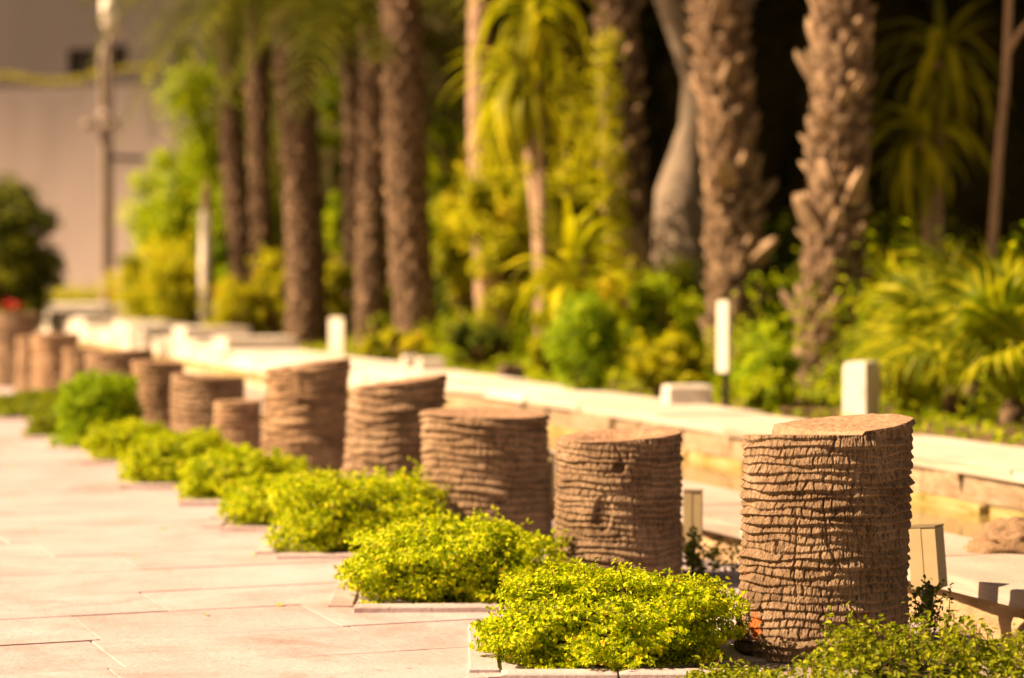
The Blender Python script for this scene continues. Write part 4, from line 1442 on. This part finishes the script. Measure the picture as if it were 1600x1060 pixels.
# ------------------------------------------------------------------ far left: stones, lamp post, building
far_blk = [unit_block('far_stone', M['whitestone'], .05, 110 + s, .012) for s in range(2)]
for xa, xb, ya, yb_, lab in ((60, 188, 503, 528, 'long pale stone block, lower of two stacked beyond the stumps'), (80, 172, 473, 498, 'pale stone block, upper of two stacked beyond the stumps')):
    t_ = 42.0
    a, b_ = px(xa, yb_, t_), px(xb, ya, t_)
    z0 = 0.0 if ya > 500 else .315
    tag(link('stone_block', far_blk[0], None, ((a.x + b_.x) / 2, t_, z0 - (.05 if z0 == 0 else 0)), (0, 0, R_(4)), (b_.x - a.x, .7, b_.z - z0 + (.05 if z0 == 0 else 0) - .01)), lab, 'stone block')

lt = 50.0
lb = Vector(((165 - 800) * lt / F, lt, -.05))
lp = thing('lamp_post', 'tall grey lamp post with a hooked top in front of the building', 'lamp post', lb)
tb = MB()
tb.tube([(0, 0, 0), (0, 0, .5), (0, 0, px(160, 190, lt).z), (-.05, 0, px(157, 90, lt).z), (-.02, 0, px(157, 70, lt).z), (.10, 0, px(165, 55, lt).z), (.28, 0, px(178, 50, lt).z)], [.13, .10, .095, .075, .07, .065, .05], 12)
link('pole', tb.mesh('pole', M['lamp_metal'], True), lp)
tb = MB()
tb.box((.28, 0, px(0, 52, lt).z - lb.z), (.36, .2, .14))
link('lamp_head', tb.mesh('lamp_head', M['lamp_metal']), lp)
for xx_, mm in ((140, 'lamp_metal'), (178, 'lamp_metal'), (165, 'slab')):
    tb = MB()
    q = px(xx_, 200 if xx_ != 165 else 185, lt)
    tb.tube([(q.x - lb.x - .10, -.12, q.z - lb.z), (q.x - lb.x - .06, -.12, q.z - lb.z + .06), (q.x - lb.x + .06, -.12, q.z - lb.z + .06), (q.x - lb.x + .12, -.12, q.z - lb.z)], [.07, .11, .11, .06], 10)
    link('floodlight', tb.mesh('floodlight', M[mm], True), lp)
tb = MB()
tb.tube([(0, -.02, px(0, 246, lt).z - lb.z), (px(225, 250, lt).x - lb.x, -.02, px(0, 248, lt).z - lb.z)], .055, 8)
link('bracket_arm', tb.mesh('bracket_arm', M['dark'], True), lp)
lb2 = Vector(((172 - 800) * 56 / F, 56, -.05))
lp2 = thing('lamp_post', 'second lamp post standing behind the hooked one, its head above the picture', 'lamp post', lb2)
tb = MB()
tb.tube([(0, 0, 0), (0, 0, 4.0), (0, 0, 9.0)], [.10, .085, .07], 10)
link('pole', tb.mesh('pole', M['lamp_metal'], True), lp2)
tb = MB()
zz_ = px(176, 22, 56).z - lb2.z
tb.tube([(0, 0, zz_ - .30), (0, 0, zz_ - .2), (0, 0, zz_ + .35), (0, 0, zz_ + .4)], [.12, .17, .17, .1], 12)
link('junction_box', tb.mesh('junction_box', M['white'], True), lp2)


def wire(label, pts, r, mat):
    pts = [Vector(p) for p in pts]
    root = pts[0]
    tb = MB()
    tb.tube([p - root for p in pts], r, 6)
    o = link('cable', tb.mesh('cable', M[mat], True), None, root)
    return tag(o, label, 'cable')


wire('upper wire running from the lamp post to the trees', [px(215, 246, 50), px(300, 250, 48), px(420, 240, 45)], .018, 'dark')
wire('lower wire sagging from the lamp post to the trees', [px(165, 258, 50), px(230, 263, 49), px(300, 268, 48), px(420, 258, 45)], .018, 'dark')

# garland of creeper along the ledge of the building
BT = 76.0
rng = np.random.default_rng(14)
gl = thing('creeper_garland', 'thin yellow-green creeper strung along the ledge of the building', 'creeper', px(-40, 118, BT - 1.2))
xs_ = np.linspace(-40, 250, 30)
ys_ = 120 + 8 * np.sin(np.clip((xs_ - 20) / 130, 0, 1) * np.pi) - np.clip((xs_ - 110) / 90, 0, 1) * 14
gp = np.array([list(px(a_, b_, BT - 1.2) - gl.location) for a_, b_ in zip(xs_, ys_)])
tb = MB()
tb.tube([Vector(q) for q in gp], .03, 5)
link('stem', tb.mesh('stem', M['stem'], True), gl)
q = np.repeat(gp, 16, 0) + rng.normal(0, 1, (480, 3)) * np.array([.12, .06, .05])
v_, f_, a_ = leaf_arrays(q, np.tile([[-.3, -.5, .6]], (480, 1)), .14, .08, rng)
link('foliage', np_mesh('foliage', v_, f_, M['shrub_yellow'], False, a_), gl)

# building
bx0, bx1 = -26.0, 3.0
bl = thing('building', 'plain grey-mauve building with small dark windows at the far left', 'building', ((bx0 + bx1) / 2, BT, 0), R_(-20))
bo = Vector(bl.location)
zled = px(0, 124, BT).z
wins = []
for (xa, xb, ya, yb_) in ((90, 139, 73, 114), (160, 196, 70, 112), (276, 312, 66, 132)):
    a, b_ = px(xa, yb_, BT), px(xb, ya, BT)
    wins.append((a.x, b_.x, a.z, b_.z))
xsn = sorted({bx0, bx1, *[w_[0] for w_ in wins], *[w_[1] for w_ in wins]})
zsn = sorted({zled, 13.0, *[w_[2] for w_ in wins], *[w_[3] for w_ in wins]})
zsn = [z for z in zsn if z >= zled]
up = MB()
for i in range(len(xsn) - 1):
    for j in range(len(zsn) - 1):
        cx_, cz_ = (xsn[i] + xsn[i + 1]) / 2, (zsn[j] + zsn[j + 1]) / 2
        if any(w_[0] < cx_ < w_[1] and w_[2] < cz_ < w_[3] for w_ in wins):
            continue
        up.add([Vector((xsn[i], BT, zsn[j])) - bo, Vector((xsn[i + 1], BT, zsn[j])) - bo, Vector((xsn[i + 1], BT, zsn[j + 1])) - bo, Vector((xsn[i], BT, zsn[j + 1])) - bo], [(0, 1, 2, 3)])
# reveals
for (a, b_, c_, d_) in wins:
    for quad in (((a, c_), (b_, c_)), ((b_, c_), (b_, d_)), ((b_, d_), (a, d_)), ((a, d_), (a, c_))):
        (x1, z1), (x2, z2) = quad
        up.add([Vector((x1, BT, z1)) - bo, Vector((x2, BT, z2)) - bo, Vector((x2, BT + .25, z2)) - bo, Vector((x1, BT + .25, z1)) - bo], [(0, 1, 2, 3)])
# sides, roof, back
for quad in ([(bx0, BT, zled), (bx0, BT, 13), (bx0, BT + 12, 13), (bx0, BT + 12, zled)], [(bx1, BT, zled), (bx1, BT + 12, zled), (bx1, BT + 12, 13), (bx1, BT, 13)],
             [(bx0, BT, 13), (bx1, BT, 13), (bx1, BT + 12, 13), (bx0, BT + 12, 13)], [(bx0, BT + 12, zled), (bx0, BT + 12, 13), (bx1, BT + 12, 13), (bx1, BT + 12, zled)]):
    up.add([Vector(q) - bo for q in quad], [(0, 1, 2, 3)])
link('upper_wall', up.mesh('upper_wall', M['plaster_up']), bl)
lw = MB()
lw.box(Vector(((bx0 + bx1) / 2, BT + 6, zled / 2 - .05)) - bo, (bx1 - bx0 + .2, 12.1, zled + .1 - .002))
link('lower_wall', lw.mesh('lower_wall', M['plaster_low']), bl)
lw = MB()
lw.box(Vector(((bx0 + bx1) / 2, BT - .075, zled - .03)) - bo, (bx1 - bx0 + .3, .05, .08))
link('ledge', lw.mesh('ledge', M['plaster_up']), bl)
for (a, b_, c_, d_) in wins:
    fr_ = MB()
    for (cx_, cz_, wx, wz) in (((a + b_) / 2, c_ + .03, b_ - a - .004, .05), ((a + b_) / 2, d_ - .03, b_ - a - .004, .05), (a + .03, (c_ + d_) / 2, .05, d_ - c_ - .12), (b_ - .03, (c_ + d_) / 2, .05, d_ - c_ - .12), ((a + b_) / 2, (c_ + d_) / 2, .04, d_ - c_ - .12)):
        fr_.box(Vector((cx_, BT + .18, cz_)) - bo, (wx, .05, wz))
    wo = link('window', fr_.mesh('window', M['dark']), bl)
    pn = MB()
    pn.box(Vector(((a + b_) / 2, BT + .215, (c_ + d_) / 2)) - bo, (b_ - a - .002, .012, d_ - c_ - .002))
    link('pane', pn.mesh('pane', M['glass']), wo)
# low growth along the foot of the building
rng = np.random.default_rng(15)
n = 5000
q = np.stack([rng.uniform(-22, -7, n), rng.uniform(71.5, 73.5, n), np.abs(rng.normal(0, .22, n))], 1)
v_, f_, a_ = leaf_arrays(q, np.tile([[0, 0, 1.]], (n, 1)), .22, .1, rng)
fg = link('verge_grass', np_mesh('verge_grass', v_, f_, M['shrub_yellow'], False, a_))
fg['kind'] = 'stuff'
fg['label'] = 'dry yellow verge growth along the foot of the far building'
fg['category'] = 'grass'
